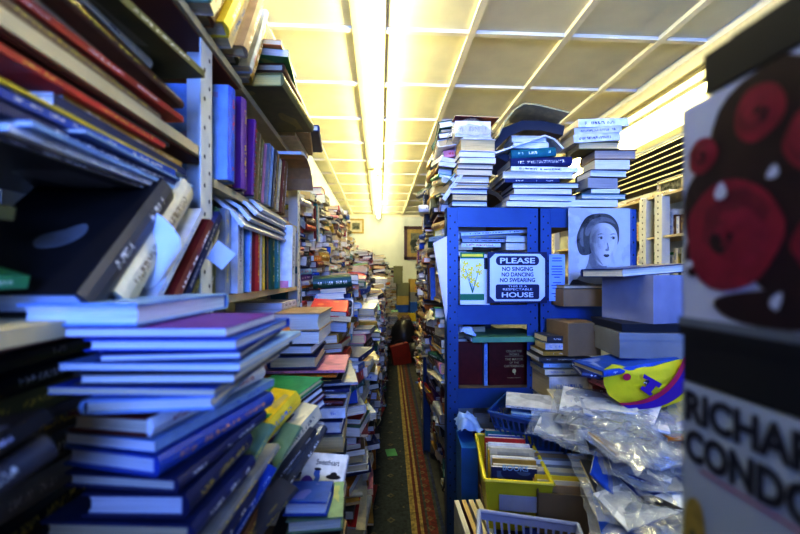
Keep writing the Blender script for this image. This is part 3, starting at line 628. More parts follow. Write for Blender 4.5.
# violet-covered magazine pile in front of it
stack_px('the pile below the white paperback',.70,[(283,328,501,517,'blue','F','hard',{'D':.07,'yaw':-3,'ink':(.5,.4,.8)}),(284,340,518,534,'sage green','F','hard',{'D':.12,'yaw':4}),(270,340,535,560,'black','F','hard',{'D':.12}),(270,340,561,590,'tan','F','hard',{'D':.12})],'pile below the white paperback')
# ================================================================ COLUMNS OF BOOKS ALONG THE AISLE
COLS=[]   # (specs, where)
def column(cx,cy,z0,z1,side,r,wide=.2,upright=.12,tilt=7,mess=.02):
    """stack books from z0 to z1; side=+1: spines mostly face +X (left of aisle), -1 right of aisle"""
    out=[]; z=z0; lean_to=0
    while z<z1:
        if r.random()<upright and z1-z>.24:
            n=r.randint(5,7); a=r.uniform(-16,16); y=cy-wide*.45; mh=0
            for i in range(n):
                T=r.uniform(.014,.032); L=r.uniform(.17,.22); W=r.uniform(.11,.15)
                M=TR(cx+side*(.07-W/2)+r.uniform(-mess,mess),y+T/2,z)@RXm(a)@MX((0,0,L/2),(0,0,1),(-side,0,0))
                out.append(spec(M,L,W,T,r.choice(MIX),r.choice(['soft','hard']),r=r)); y+=T+.002; mh=max(mh,L)
                if y>cy+wide*.5: break
            z+=mh+.004; continue
        seg=r.randint(3,9); a=r.uniform(-tilt,tilt); b=r.uniform(-tilt,tilt); ox=r.uniform(-mess,mess)
        big=r.random()<.25
        for i in range(seg):
            T=r.uniform(.010,.038) if r.random()<.8 else r.uniform(.03,.055)
            L=r.uniform(.17,.22)*(1.15 if big else 1); W=L*r.uniform(.62,.75)
            o=r.choice('TTTTUSF') if side>0 else r.choice('UUUUTSF')
            yaw=r.gauss(0,7)
            x=cx+ox+r.uniform(-mess,mess)+side*(.075-(W if o in 'TU' else L)/2)
            M=flatM(x,cy+r.uniform(-.012,.012),z,o,yaw,a,b)
            out.append(spec(M,L,W,T,r.choice(MIX),'hard' if r.random()<.45 else 'soft',r=r)); z+=T+.0008
            if z>z1: break
        z+=abs(a)*.0006
    return out
rc=random.Random(11)
def lerp(a,b,t): return a+(b-a)*max(0,min(1,t))
cols=[]
# left wall of books: floor to 1.7 m from the end of the white bays
y=1.74; i=0
while y<8.3:
    i+=1
    top=CH+lerp(.36,.62,(y-1.7)/2.0)+rc.uniform(-.05,.06)
    if y>4.4: top=CH+rc.uniform(.25,.5)
    cols.append((column(-.44,y,.0,top,1,rc),f'column {i}',('left wall',i)))
    y+=.215
# middle row, in front of the left wall
y=1.62; i=0
while y<7.9:
    i+=1; top=CH+lerp(-.10,.12,(y-1.6)/3)+rc.uniform(-.06,.05)
    if y>4.5: top=CH+rc.uniform(.2,.42)
    cols.append((column(-.235+lerp(0,.03,(y-1.6)/3),y,.0,top,1,rc,mess=.025,tilt=9),'',('left middle row',i))); y+=.215
# outer row, edge of the carpet
y=1.50; i=0
while y<7.5:
    i+=1; top=CH+lerp(-.42,-.05,(y-1.5)/3.2)+rc.uniform(-.05,.05)
    if y>4.8: top=CH+rc.uniform(.0,.3)
    cols.append((column(-.14+lerp(0,.11,(y-1.5)/2.6),y,.0095,top,1,rc,wide=.18,mess=.02,tilt=9),'',('left outer row',i))); y+=.215
# right of the aisle: books fill the blue shelving's aisle side, then go on as columns
y=1.78; i=0
while y<5.9:
    i+=1; top=CH+rc.uniform(.42,.55)
    if y<2.5:
        sh=[.02,CH-.85,CH-.50,CH-.135,CH+.292,CH+.62]
        for q in range(5):
            t=sh[q+1]-.06 if q<4 else sh[5]+rc.uniform(-.08,.08)
            cols.append((column((.425,.395,.355,.350,.350)[q],y,sh[q]+.003,t,-1,rc,mess=.015,tilt=5 if q<4 else 9),'',(['right floor-level','right lowest-shelf','right lower-shelf','right mid-shelf','right top-shelf'][q],i)))
    else:
        cols.append((column(.44+rc.uniform(-.02,.03)+max(0,y-2.5)*.072,y,.0095,top,-1,rc,mess=.03,tilt=10,upright=.2),'',('right wall',i)))
    y+=.22
# second row low on the right carpet edge
y=2.8; i=0
while y<5.6:
    i+=1; top=rc.uniform(.25,.9)+lerp(0,.5,(y-4)/2)
    cols.append((column(.42+rc.uniform(-.02,.02)+max(0,y-2.5)*.06,y,.0095,top*.6,-1,rc,mess=.02,tilt=6,upright=.3),'',('right low row',i))); y+=.22
# end of the aisle
for i,(x,yy,tp) in enumerate([(.20,5.85,.62),(.42,5.95,.50),(.24,5.55,.30)]): cols.append((column(x,yy,.0095,tp,1,rc,mess=.03,tilt=12,upright=0),'',('end clutter row',i+1)))
for i,(x,yy,tp) in enumerate([(-.60,8.3,1.75),(-.4,8.3,1.7),(-.15,8.35,1.6),(-.1,8.1,1.55),(.1,8.3,1.5),(.32,8.35,1.35),(-.05,7.75,1.42),(.15,7.8,1.3)]):
    cols.append((column(x,yy,.0,tp,1,rc,mess=.02,tilt=6),'',('end of aisle row',i+1)))
allb=[]
for specs,_,(row,ci) in cols:
    n=len(specs)
    for j,s in enumerate(specs):
        p=s['M'].translation; vis=1
        if row=='left wall' and p.z<CH-.12 and p.y<5: vis=0        # hidden behind the middle row
        if row=='left middle row' and p.z<CH-.5 and p.y<4.6: vis=0
        if row=='right floor-level' or row=='right lowest-shelf': vis=.6
        if row=='right low row' : vis=.7
        allb.append((vis,p.y/ max(.01,vis if vis else .01),s,row,ci,n-j))
# ================================================================ RIGHT BLOCK: ON TOP OF THE BLUE SHELVES (board top z=+.292)
stack_px('the left pile on the blue shelving',1.60,[
(463,492,137,139,'grey','F','mag',{}),(460,496,139,151,'white','F','hard',{}),(459,495,152,157,'navy','F','soft',{}),(460,496,158,163,'cream','F','soft',{}),(457,494,164,169,'charcoal','F','hard',{}),(456,492,170,175,'grey','F','soft',{}),(455,490,176,183,'brown','F','hard',{}),(452,488,184,188,'white','F','hard',{'spine':'charcoal'}),(450,488,189,194,'navy','F','hard',{}),(452,487,195,200,'cream','F','soft',{}),(451,488,201,206.5,'black','F','hard',{})],'left pile on the blue shelving')
stack_px('the middle pile on the blue shelving',1.60,[
(512,548,136,142,'pale grey','F','hard',{}),(514,549,143,148,'white','F','soft',{}),(512,556,149,157,'teal','S','hard',{'roll':-4}),(510,572,158,166,'navy','S','hard',{'roll':-3}),(510,578,167,171,'white','S','soft',{}),(504,575,172,178,'cream','F','hard',{}),(506,560,179,182,'navy','S','mag',{}),(514,580,183,188,'black','F','hard',{}),(515,572,189,194,'blue','F','soft',{}),(508,577,195,201,'navy','F','hard',{}),(505,580,202,206.5,'white','F','mag',{})],'middle pile on the blue shelving')
stack_px('the right pile on the blue shelving',1.60,[
(577,629,119,126,'white','S','soft',{'roll':-4,'ink':(.1,.12,.2)}),(576,622,127,133,'white','S','soft',{'roll':-4,'ink':(.1,.12,.2)}),(573,621,134,141,'white','S','soft',{'roll':-5,'ink':(.1,.12,.2)}),(580,620,142,149,'olive','F','hard',{}),(596,637,150,159,'brown','F','hard',{'pc':(.5,.42,.34)}),(596,630,160,169,'white','F','soft',{}),(590,628,170,177,'charcoal','F','hard',{}),(587,618,178,188,'grey','F','soft',{'pc':(.4,.4,.4)}),(592,620,189,193,'white','F','soft',{}),(582,627,194,199,'teal','F','hard',{}),(570,618,200,206.5,'white','F','mag',{'spine':'navy'})],'right pile on the blue shelving')
# thin ones slanting to the aisle and tied papers between the piles
s=spec(TR(.36,1.72,CH+.46)@RZ(3)@RYm(-50)@RZ(90),.2,.14,.02,'teal','hard'); make_book(s,'pale green-backed book slanting against the left top pile')
s=spec(TR(.33,1.70,CH+.38)@RZ(-3)@RYm(-55)@RZ(90),.2,.14,.02,'cream','soft'); make_book(s,'cream book slanting below the green-backed one, aisle corner')
m_mag=[(-.13,-.045),(-.08,-.01),(-.02,.02),(.04,.03),(.09,.02),(.13,-.005)]
floppy(TR(.63,1.66,CH+.68)@RYm(0),[(-.12,-.085),(-.09,-.02),(-.05,.03),(-.01,.055),(.05,.05),(.12,.035),(.19,.02)],.2,.006,'cream','cream folder arching over the top of the middle pile','top folders',pc=(.55,.48,.25))
floppy(TR(.63,1.74,CH+.625)@RYm(0),[(-.15,-.14),(-.11,-.06),(-.05,.0),(.02,.03),(.1,.03),(.2,.01)],.2,.045,'charcoal','charcoal bundle of papers beneath the arching cream folder','top folders',pc=(.09,.09,.10))
floppy(TR(.655,1.68,CH+.565),[(-.15,-.035),(-.08,-.01),(0,.02),(.07,.045),(.11,.03),(.15,-.01)],.18,.008,'white','open white book lying tented on the middle pile','top folders')
floppy(TR(.50,1.74,CH+.54)@RYm(18),[(-.08,-.02),(-.03,0),(.03,.0),(.09,-.01)],.2,.03,'navy','dark bundle of papers slumped between left and middle piles','slumped bundles',pc=(.07,.08,.10))
floppy(TR(.49,1.74,CH+.36)@RYm(10),[(-.06,-.0),(-.02,0.01),(.03,.0),(.06,-.02)],.2,.02,'brown','brown bundle stuffed in the gap between left and middle piles','slumped bundles',pc=(.10,.07,.04))
e=empty('plastic_bag',(.41,1.70,CH+.61),'clear plastic bag of papers on the left top pile','plastic bag')
b=crumple(.22,.22,.085,.018,5); b.build('bag_film',MPL,e,smooth=True,weld=True)
mc,mp=MB(),MB(); book_geo(mc,mp,TR(0,0,.0),spec(None,.16,.17,.07,'white','soft',ink=(.4,.4,.4))); mc.build('papers',MC,e); mp.build('paper_edges',MP,e)
s=spec(flatM(.43,1.7,CH+.705,'F',3,0),.2,.14,.005,'maroon','mag'); make_book(s,'thin maroon booklet topping the bagged papers')
# supports behind (deep part of shelf top)
for i,(x,t) in enumerate([(.44,.58),(.62,.5),(.80,.5),(1.0,.45)]):
    cols.append((column(x-.07,2.15,CH+.294,CH+t,1,rc,tilt=3,upright=0),'',('behind',i)))
for c in cols[-4:]:
    for j,s in enumerate(c[0]): allb.append((0,9999,s,'behind',0,0))

# ---------------------------------------------------------------- blue shelf, contents
stack_px('the papers above the notice',1.66,[(462,530,231,234,'white','S','mag',{'roll':-3,'D':.25}),(460,520,235,238,'grey','S','mag',{'roll':-2,'D':.25}),(462,528,239,242,'pale grey','S','mag',{'D':.25}),(460,500,243,247,'white','S','mag',{'D':.25})],'papers above the notice')
stack_px('the white paper blocks above the notice',1.64,[(506,536,236,242,'white','F','soft',{'D':.2}),(506,536,243,250,'pale blue','F','soft',{'D':.2})],'white blocks above the notice')
b=MB()
cols.append((column(.55,2.02,CH-.133,CH+.17,-1,rc,tilt=1,upright=0,mess=.005),'',('behind',9)))
cols.append((column(.62,1.80,CH-.133,CH+.01,-1,rc,tilt=1,upright=0,mess=.005),'',('behind',9)))
for c in cols[-2:]:
    for s in c[0]: allb.append((0,9999,s,'behind',0,0))
# daffodil leaflet (hanging outside the frame) and the notice
e=empty('seed_leaflet',P(472,300,1.57),'daffodil leaflet in white with green bands, left of the notice','leaflet')
m_lw=mat('leaflet_white',(.74,.76,.80),.4,var=.02); m_green=mat('leaflet_green',(.02,.20,.08),.5); m_yel=mat('print_yellow',(.85,.72,.05),.5)
b=MB(); b.box((-.052,-.003,-.02),(.052,.003,.205)); bev(b.build('sheet',m_lw,e),.001)
b=MB(); b.box((-.052,-.0045,.178),(.052,-.0032,.205)); b.build('printed_band',m_green,e)
b=MB(); b.box((-.052,-.0045,-.0),(.052,-.0032,.026)); b.build('printed_band',m_green,e)
b=MB(); b.box((-.046,-.0055,.186),(.046,-.0046,.198)); rr=random.Random(3)
for (x,z) in [(-.038,.13),(-.035,.1),(-.005,.13),(.03,.12),(.028,.148),(.0,.085),(.02,.065),(-.012,.108),(-.03,.155)]:
    for q in range(6):
        a=q*math.pi/3+rr.random(); b.face([(x,-.0040,z),(x+.012*math.cos(a-.35),-.0041,z+.012*math.sin(a-.35)),(x+.015*math.cos(a),-.0042,z+.015*math.sin(a)),(x+.012*math.cos(a+.35),-.0041,z+.012*math.sin(a+.35))][::1])
    b.face([(x+.005*math.cos(t),-.0046,z+.005*math.sin(t)) for t in [i*math.pi/4 for i in range(8)]])
b.build('printed_daffodils',m_yel,e)
b=MB()
for x,z in [(-.03,.13),(-.005,.12),(.025,.12),(.01,.08),(-.015,.1)]: b.face([(0,-.0036,.03),(.003,-.0036,.03),(x+.002,-.0036,z),(x,-.0036,z)])
b.build('printed_stems',m_green,e)
# magazine sleeve behind it
e=empty('magazine',P(476,303,1.60),'white bagged magazine hanging behind the daffodil leaflet','magazine')
b=MB(); b.box((-.045,0,-.015),(.062,.006,.215),RYm(3)); b.build('cover',m_paper,e); b=MB(); b.box((.025,-.002,.15),(.05,-.0005,.20),RYm(3)); b.build('cover_print',m_blk,e)
# notice
m_navy=mat('sign_navy',(.012,.022,.085),.45,var=.05); m_sw=mat('sign_white',(.62,.68,.80),.4,var=.02)
c0=P(517.5,277.5,1.575); W,H=.262,.222
e=empty('notice_board',(c0.x,1.575,c0.z),'white and navy notice asking for no singing, hung on blue shelving','sign')
def rrect(w,h,r,n=5,cx=0,cy=0):
    p=[]
    for sx,sy,a0 in ((1,1,0),(-1,1,90),(-1,-1,180),(1,-1,270)):
        for i in range(n+1):
            a=math.radians(a0+90*i/n); p.append((cx+sx*(w/2-r)+r*math.cos(a),cy+sy*(h/2-r)+r*math.sin(a)))
    return p
def cham(w,h,c): return [(w/2-c,h/2),(-w/2+c,h/2),(-w/2,h/2-c),(-w/2,-h/2+c),(-w/2+c,-h/2),(w/2-c,-h/2),(w/2,-h/2+c),(w/2,h/2-c)]
face=RXm(90)   # local xy -> faces -Y
b=MB(); b.box((-W/2,-H/2,-.006),(W/2,H/2,0)); o=b.build('board',m_navy,e); o.matrix_local=face
b=MB(); poly(b,cham(W-.018,H-.016,.022),.0004); o=b.build('white_field',m_sw,e); o.matrix_local=face
b=MB(); poly(b,rrect(.19,.040,.018,cy=.073),.0008); poly(b,rrect(.192,.064,.008,cy=-.062),.0008); o=b.build('navy_panels',m_navy,e); o.matrix_local=face
def line(t,w,h,y,m,bold=.012): text_mesh('lettering',t,w,h,m,e,face@TR(0,y,.0014),bold)
line('PLEASE',.155,.025,.073,m_sw,.03)
line('NO SINGING',.135,.018,.037,m_navy,.02); line('NO DANCING',.14,.018,.013,m_navy,.02); line('NO SWEARING',.155,.018,-.011,m_navy,.02)
line('THIS IS A',.085,.008,-.038,m_sw); line('RESPECTABLE',.13,.010,-.051,m_sw); line('HOUSE',.14,.022,-.075,m_sw,.03)
# blue text sheet right of it
a=P(557,300,1.585); e=empty('printed_sheet',(a.x,1.585,a.z),'pale blue printed sheet hanging right of the white notice','paper')
b=MB(); b.box((-.036,0,-.005),(.036,.0015,.200)); b.build('sheet',m_pblue,e)
b=MB(); rr=random.Random(5)
for q in range(15):
    if q in(2,8,12): continue
    w=rr.uniform(.012,.026); b.box((-w,-.0006,.182-q*.012),(w,-.0003,.186-q*.012))
b.build('printed_lines',mat('print_blue_dark',(.04,.10,.35),.5),e)
# big white sheet in the aisle-side leaning against the post
b=MB(); b.face([P(*q) for q in [(433,243,1.63),(447,236,1.59),(447.5,312,1.59),(446,322,1.6)]]); o=b.build('paper_sheet',m_paper); tag(o,'large white sheet poking into the aisle behind the blue post','paper')
b=MB(); b.face([P(*q) for q in [(434,240,1.9),(447,238,1.68),(447.5,262,1.68)]]);
# maroon set, covers towards the camera, with the green folder on top
def cover_out(xl,xr,yt,yb,Y,T,cn,label,kind='hard',group=None,**k):
    a=P(xl,yb,Y); c=P(xr,yt,Y); W=c.x-a.x; L=c.z-a.z
    M=MX(((a.x+c.x)/2,Y+T,(a.z+c.z)/2),(0,0,1),(1,0,0)); s=spec(M,L,W,T,cn,kind,**k); return make_book(s,label,group),L,W,T
g='dark maroon gilt volumes'
e,L,W,T=cover_out(459,485,343,387.5,1.62,.04,'maroon','dark maroon volume standing next to the blue post',group=g,ink=(.10,.01,.015))
s=spec(MX((P(488,365,1.64).x,1.72,P(488,365,1.64).z),(0,0,1),(0,1,0)),.19,.15,.016,'pale blue','soft'); make_book(s,'pale blue slim volume between the two maroon ones')
e,L,W,T=cover_out(492,536,342,388,1.615,.04,'maroon','dark maroon volume with gilt title and emblem facing out',group=g,ink=(.10,.01,.015))
m_gilt=mat('gilt_title',(.62,.52,.25),.4,var=.1)
tm=MX((0,0,T+.0008),(0,1,0),(1,0,0))
# local x is up, y is right seen from the front (cover side z=T faces the camera)
def ctxt(t,w,h,up): return text_mesh('gilt_lettering',t,w,h,m_gilt,e,MX((up,0,T+.0012),(0,1,0),(1,0,0))@Matrix.Diagonal((1,1,1,1)),.0)
CT=[('COLLECTED',.072,.010,.062),('WORKS',.045,.009,.048),('THE MAYOR',.082,.011,.026),('OF THE',.042,.009,.011),('CASTERBRIDGE',.09,.011,-.004),('THOMAS HARDY',.065,.004,-.056)]
def facing(e,pt,up,right): return MX(pt,right,up)
# work out local frame so that text reads correctly from -Y
Mi=e.matrix_world.to_3x3().inverted() if False else s['M']
bw=e; 
Rm=Matrix(((0,1,0),(0,0,-1),(-1,0,0)))
def onbook(e,u,v,off):
    """world placement u right, v up of the book's centre, off in front (towards -Y)"""
    pass
for t,w,h,up in CT:
    text_mesh('gilt_lettering',t,w,h,m_gilt,e,e.matrix_basis.inverted()@TR(P(514,365,1.615).x,1.6135,P(514,365,1.615).z+up)@RXm(90),.005)
b=MB(); b.box((-.042,.0395,0),(.042,.0410,.0004)); poly(b,disc(0,-.026,.009,.010),0); poly(b,disc(.003,-.038,.002,.006),0)
o=b.build('gilt_emblem',m_gilt,e); o.matrix_local=e.matrix_basis.inverted()@TR(P(514,365,1.615).x,1.6130,P(514,365,1.615).z)@RXm(90)
# green folder
e=empty('document_folder',(0,0,0),'pale green folder lying across the two maroon volumes','folder')
a=P(508,341,1.6); e.location=(a.x,1.60,a.z)
b=MB(); b.box((-.165,-.03,0),(.155,.23,.022)); q=b.build('cover',mat('folder_green',(.14,.36,.22),.5,var=.1),e); bev(q,.006,3)
b=MB(); b.box((-.17,-.02,.003),(-.155,.2,.018)); b.build('papers',m_paper,e)
# crumpled bits left of folder
e=empty('plastic_bag',P(466,332,1.6),'crumpled blue-white plastic wrapping at left end of the green folder','plastic bag')
b=crumple(.07,.1,.02,.02,9,8,8); b.build('film',m_pblue,e,smooth=True,weld=True)

# ---------------------------------------------------------------- portrait print in a sleeve
a=P(599.5,248.5,1.565); W,H=.277,.352
e=empty('portrait_print',(a.x,1.565,a.z),'black and white portrait photograph of a woman in a plastic sleeve','photograph')
PG=lambda n,v:mat(n,(v*.92,v*.98,v*1.08),.5,var=.05,scale=30)
g0,g1,g2,g3,g4=PG('photo_backdrop',.60),PG('photo_hair',.035),PG('photo_skin',.58),PG('photo_shade',.24),PG('photo_dark',.015)
ghl=PG('photo_hair_light',.16); gsk2=PG('photo_skin_mid',.42)
def grad(n,lo,hi,x0,x1):
    m,nt,b=nmat(n); N=nt.nodes.new; L=nt.links.new
    tc=N('ShaderNodeTexCoord'); sp=N('ShaderNodeSeparateXYZ'); L(tc.outputs['Object'],sp.inputs[0])
    nz=N('ShaderNodeTexNoise'); nz.inputs['Scale'].default_value=30; L(tc.outputs['Object'],nz.inputs['Vector'])
    ad=N('ShaderNodeMath'); ad.operation='MULTIPLY_ADD'; ad.inputs[1].default_value=.03; L(nz.outputs['Fac'],ad.inputs[0]); L(sp.outputs[0],ad.inputs[2])
    r=N('ShaderNodeMapRange'); r.interpolation_type='SMOOTHSTEP'; r.inputs[1].default_value=x0+.015; r.inputs[2].default_value=x1+.015; r.inputs[3].default_value=lo; r.inputs[4].default_value=hi; L(ad.outputs[0],r.inputs[0])
    c=N('ShaderNodeCombineColor'); 
    for i in range(3): L(r.outputs[0],c.inputs[i])
    L(c.outputs[0],b.inputs['Base Color']); b.inputs['Roughness'].default_value=.5; return m
gsk2=grad('photo_skin_shaded',.17,.60,-.045,.03); g2=grad('photo_skin_cheek',.33,.66,-.03,.05)
def art(name,pts,m,z):
    b=MB(); poly(b,pts,z); o=b.build(name,m,e); o.matrix_local=face; return o
b=MB(); b.box((-W/2,-H/2,-.003),(W/2,H/2,0)); o=b.build('print',g0,e); o.matrix_local=face
D=disc
# pixel grid of the print: u=-.138..138, v=-.176..176
def smooth(pts,it=2):
    for _ in range(it):
        n=len(pts); q=[]
        for i in range(n):
            a_,b_=pts[i],pts[(i+1)%n]; q+=[(a_[0]*.75+b_[0]*.25,a_[1]*.75+b_[1]*.25),(a_[0]*.25+b_[0]*.75,a_[1]*.25+b_[1]*.75)]
        pts=q
    return pts
art('hair',smooth([(-.10,.0),(-.105,.05),(-.085,.10),(-.06,.14),(-.01,.155),(.05,.15),(.085,.11),(.09,.06),(.085,.02),(.06,-.01),(.0,.0),(-.05,-.03),(-.085,-.03)]),g1,.0004)
art('neck',smooth([(-.045,-.01),(-.05,-.06),(-.07,-.10),(-.1,-.13),(-.125,-.172),(.09,-.172),(.05,-.12),(.03,-.08),(.03,-.03)]),g3,.0006)
art('dress',smooth([(-.115,-.13),(-.135,-.155),(-.136,-.175),(.0,-.175),(.1,-.175),(.08,-.15),(.0,-.158),(-.06,-.15)],1),g4,.0009)
art('face',smooth([(-.045,.06),(-.03,.10),(.01,.115),(.055,.105),(.08,.07),(.082,.02),(.07,-.025),(.045,-.07),(.02,-.08),(-.01,-.065),(-.035,-.03),(-.045,.01)]),gsk2,.0010)
art('cheek_light',smooth([(-.02,.06),(0,.095),(.04,.10),(.07,.07),(.07,.02),(.055,-.02),(.035,-.045),(.01,-.05),(-.01,-.02)]),g2,.0012)
art('hair_wave',smooth([(-.07,.06),(-.055,.11),(-.01,.14),(.05,.135),(.08,.10),(.04,.12),(-.0,.115),(-.035,.09),(-.05,.05)]),ghl,.0013)
art('hair_wave',smooth([(-.09,.02),(-.09,.07),(-.07,.10),(-.075,.05),(-.07,.0)]),ghl,.0013)
for x0,yv in ((.005,.045),(.060,.045)):
    art('brow',smooth([(x0-.018,yv+.014),(x0,yv+.022),(x0+.016,yv+.016),(x0,yv+.018)],1),g4,.0016)
    art('eye_white',D(x0,yv,.012,.0045),gsk2,.0016); art('iris',D(x0+.002,yv,.0055,.0052),g4,.0018); art('lash',smooth([(x0-.016,yv),(x0,yv+.009),(x0+.015,yv+.003),(x0,yv+.005)],1),g4,.0019)
art('nose',smooth([(.032,.035),(.045,-.005),(.035,-.013),(.022,-.008),(.03,0)],1),g3,.0015)
art('nose_light',smooth([(.03,.04),(.036,.0),(.028,-.002)],1),g0,.0016)
art('lips',smooth([(.014,-.030),(.024,-.024),(.031,-.027),(.038,-.024),(.046,-.031),(.031,-.041)],2),g4,.0016)
art('jaw_shade',smooth([(-.043,.0),(-.03,-.03),(.0,-.062),(.02,-.078),(.0,-.05),(-.02,-.02)],1),g3,.0015)
b=MB(); gx=[]
for i in range(17):
    rrow=[]
    for j in range(21):
        x=(i/16-.5)*(W+.012); yv=(j/20-.5)*(H+.012); z=.006+.0035*noise.noise(Vector((x*25,yv*12,2)))
        rrow.append((x,yv,z))
    gx.append(rrow)
for i in range(16):
    for j in range(20): b.face([gx[i][j],gx[i+1][j],gx[i+1][j+1],gx[i][j+1]])
m_slv,nt,bs=nmat('sleeve_film'); N=nt.nodes.new; out=nt.nodes['Material Output']; tr=N('ShaderNodeBsdfTransparent'); gl=N('ShaderNodeBsdfGlossy'); gl.inputs['Roughness'].default_value=.12; mx=N('ShaderNodeMixShader'); mx.inputs[0].default_value=.14
tc=N('ShaderNodeTexCoord'); nz=N('ShaderNodeTexNoise'); nz.inputs['Scale'].default_value=4; nz.inputs['Distortion'].default_value=1; nt.links.new(tc.outputs['Object'],nz.inputs['Vector']); bp=N('ShaderNodeBump'); bp.inputs['Strength'].default_value=.8; bp.inputs['Distance'].default_value=.03; nt.links.new(nz.outputs['Fac'],bp.inputs['Height']); nt.links.new(bp.outputs[0],gl.inputs['Normal'])
nt.links.new(tr.outputs[0],mx.inputs[1]); nt.links.new(gl.outputs[0],mx.inputs[2]); nt.links.new(mx.outputs[0],out.inputs['Surface'])
o=b.build('sleeve',m_slv,e,smooth=True,weld=True); o.matrix_local=face

# ---------------------------------------------------------------- boxes and bag right of the portrait
def kraft(n,c): return mat(n,c,.7,var=.12,scale=10)
m_card=kraft('cardboard',(.28,.19,.10)); m_lil=kraft('box_lilac',(.28,.28,.34)); m_gbox=kraft('box_grey',(.26,.26,.25)); m_bbox=kraft('box_blue',(.03,.06,.35)); m_blackf=mat('folder_black',(.02,.022,.03),.4)
def carton(label,x,y,z,w,d,h,yaw,m,name='cardboard_box',cat='box',lid=True,group=None,m2=None):
    e=empty(name,TR(x,y,z)@RZ(yaw),label,cat,group)
    b=MB(); rr_box(b,w,d,h*(.97 if lid else 1)); bev(b.build('box_body',m,e),.003)
    if lid:
        b=MB(); b.box((-w/2-.003,-d/2-.003,h*.72),(w/2+.003,d/2+.003,h)); bev(b.build('lid',m2 or m,e),.003)
    return e
zt=CH-.133
# things reach forward from the shelf towards the camera; a carton column carries them
carton('brown cardboard box standing under the portrait print',.86,1.63,CH-.132,.18,.24,.072,-1,m_card,lid=False)
carton('lilac-grey box with a slanting side, right of the brown box',1.005,1.33,CH-.166,.22,.22,.166,12,m_lil,lid=False)
s=spec(flatM(.965,1.34,CH+.003,'F',10,-4),.32,.20,.030,'navy','hard',pc=(.72,.66,.5)); make_book(s,'large navy hardback with cream pages lying before the portrait')
s=spec(flatM(.87,1.60,CH-.058,'F',2,0),.20,.16,.016,'charcoal','hard'); make_book(s,'black hardback lying on the brown box before the portrait')
carton('flat black box file under the lilac box',.99,1.32,CH-.195,.30,.22,.028,-6,m_blackf,name='box_file',cat='box')
carton('grey lidded box with torn tape beneath the black box file',.985,1.31,CH-.285,.30,.22,.088,-9,m_gbox,m2=m_gbox)
s=spec(flatM(.845,1.24,CH-.312,'S',8,-6),.29,.15,.020,'blue','hard'); make_book(s,'large blue folder slanting below the grey lidded box',name='ring_binder',cat='folder')
s=spec(flatM(.80,1.25,CH-.350,'S',-16,5),.22,.16,.018,'navy','hard'); make_book(s,'navy folder just below the blue slanting folder',name='ring_binder',cat='folder')
carton('small brown cardboard box beside the grey lidded box',.80,1.50,CH-.32,.14,.16,.13,5,m_card,lid=False)
# yellow bag
e=empty('carrier_bag',(1.0,1.20,CH-.36),'yellow plastic carrier bag with purple edge, under the blue folder','bag')
m_ybag=mat('bag_yellow',(.80,.68,.03),.3,var=.05,bump=.5,scale=20); m_pbag=mat('bag_purple',(.08,.02,.32),.3,var=.08); m_rbag=mat('bag_red',(.5,.02,.10),.3)
p=[(603,362),(640,370),(690,356),(697,368),(694,394),(672,405),(648,411),(622,405),(604,392)]
def bagsurf(pts,Y,bul,m,name,dz=0,par=None):
    V=[P(x,y,Y) for x,y in pts]; c=sum(V,Vector())/len(V)
    mb=MB(); n=len(V); rings=6
    def rp(k,i):
        t=k/rings; v=c.lerp(V[i],t); v=Vector(v); v.y-=bul*(math.cos(t*math.pi/2))**.7+dz-.006*noise.noise(v*45); return v
    sub=[]
    for k in range(rings+1): sub.append([rp(k,i) for i in range(n)])
    for k in range(rings):
        for i in range(n):
            j=(i+1)%n; mb.face([sub[k][i],sub[k][j],sub[k+1][j],sub[k+1][i]][::-1])
    bk=[c+(v-c)*.35+Vector((.08,.10,.01)) for v in V]
    for i in range(n):
        j=(i+1)%n; mb.face([V[i],V[j],bk[j],bk[i]])
    return mb
def dens(pts,m=4):
    o=[]
    for i in range(len(pts)):
        a_,b_=pts[i],pts[(i+1)%len(pts)]
        for k in range(m): o.append((a_[0]+(b_[0]-a_[0])*k/m,a_[1]+(b_[1]-a_[1])*k/m))
    return o
inv=e.matrix_basis.inverted()
mb=bagsurf(dens(smooth(p,1),2),1.16,.012,m_ybag,'x'); o=mb.build('bag_body',m_ybag,e,weld=True,smooth=True); o.matrix_local=TR(*(-e.location))
def strip(c1,c2,Y,m,name):
    mb=MB()
    for i in range(len(c1)-1):
        mb.face([P(*c1[i],Y),P(*c2[i],Y),P(*c2[i+1],Y),P(*c1[i+1],Y)][::-1])
    o=mb.build(name,m,e); o.matrix_local=TR(*(-e.location)); return o
t=[i/12 for i in range(13)]
def qb(a,b_,c,u): return ((1-u)**2*a[0]+2*u*(1-u)*b_[0]+u*u*c[0],(1-u)**2*a[1]+2*u*(1-u)*b_[1]+u*u*c[1])
A=[qb((618,403),(668,404),(684,357),u) for u in t]; B=[qb((622,405),(672,408),(688,359),u) for u in t]; Cc=[qb((630,409),(684,412),(697,368),u) for u in t]
strip(A,B,1.140,m_rbag,'red_stripe'); strip(B,Cc,1.142,m_pbag,'purple_edge')
q=MB(); L0=[(641,374),(662,392),(656,397),(651,392),(648,396),(641,390),(645,386),(640,381),(636,383)]
b=MB(); b.face([P(x,y,1.131) for x,y in [(644,374),(662,384),(659,388),(656,386),(651,392),(653,394),(650,396),(640,389),(642,386),(645,387),(650,381),(643,378)]][::-1]); o=b.build('printed_emblem',m_pbag,e); o.matrix_local=TR(*(-e.location))
b=MB(); b.face([P(x,y,1.131) for x,y in D(627,377,4,3.5)]); o=b.build('printed_spot',m_rbag,e); o.matrix_local=TR(*(-e.location))

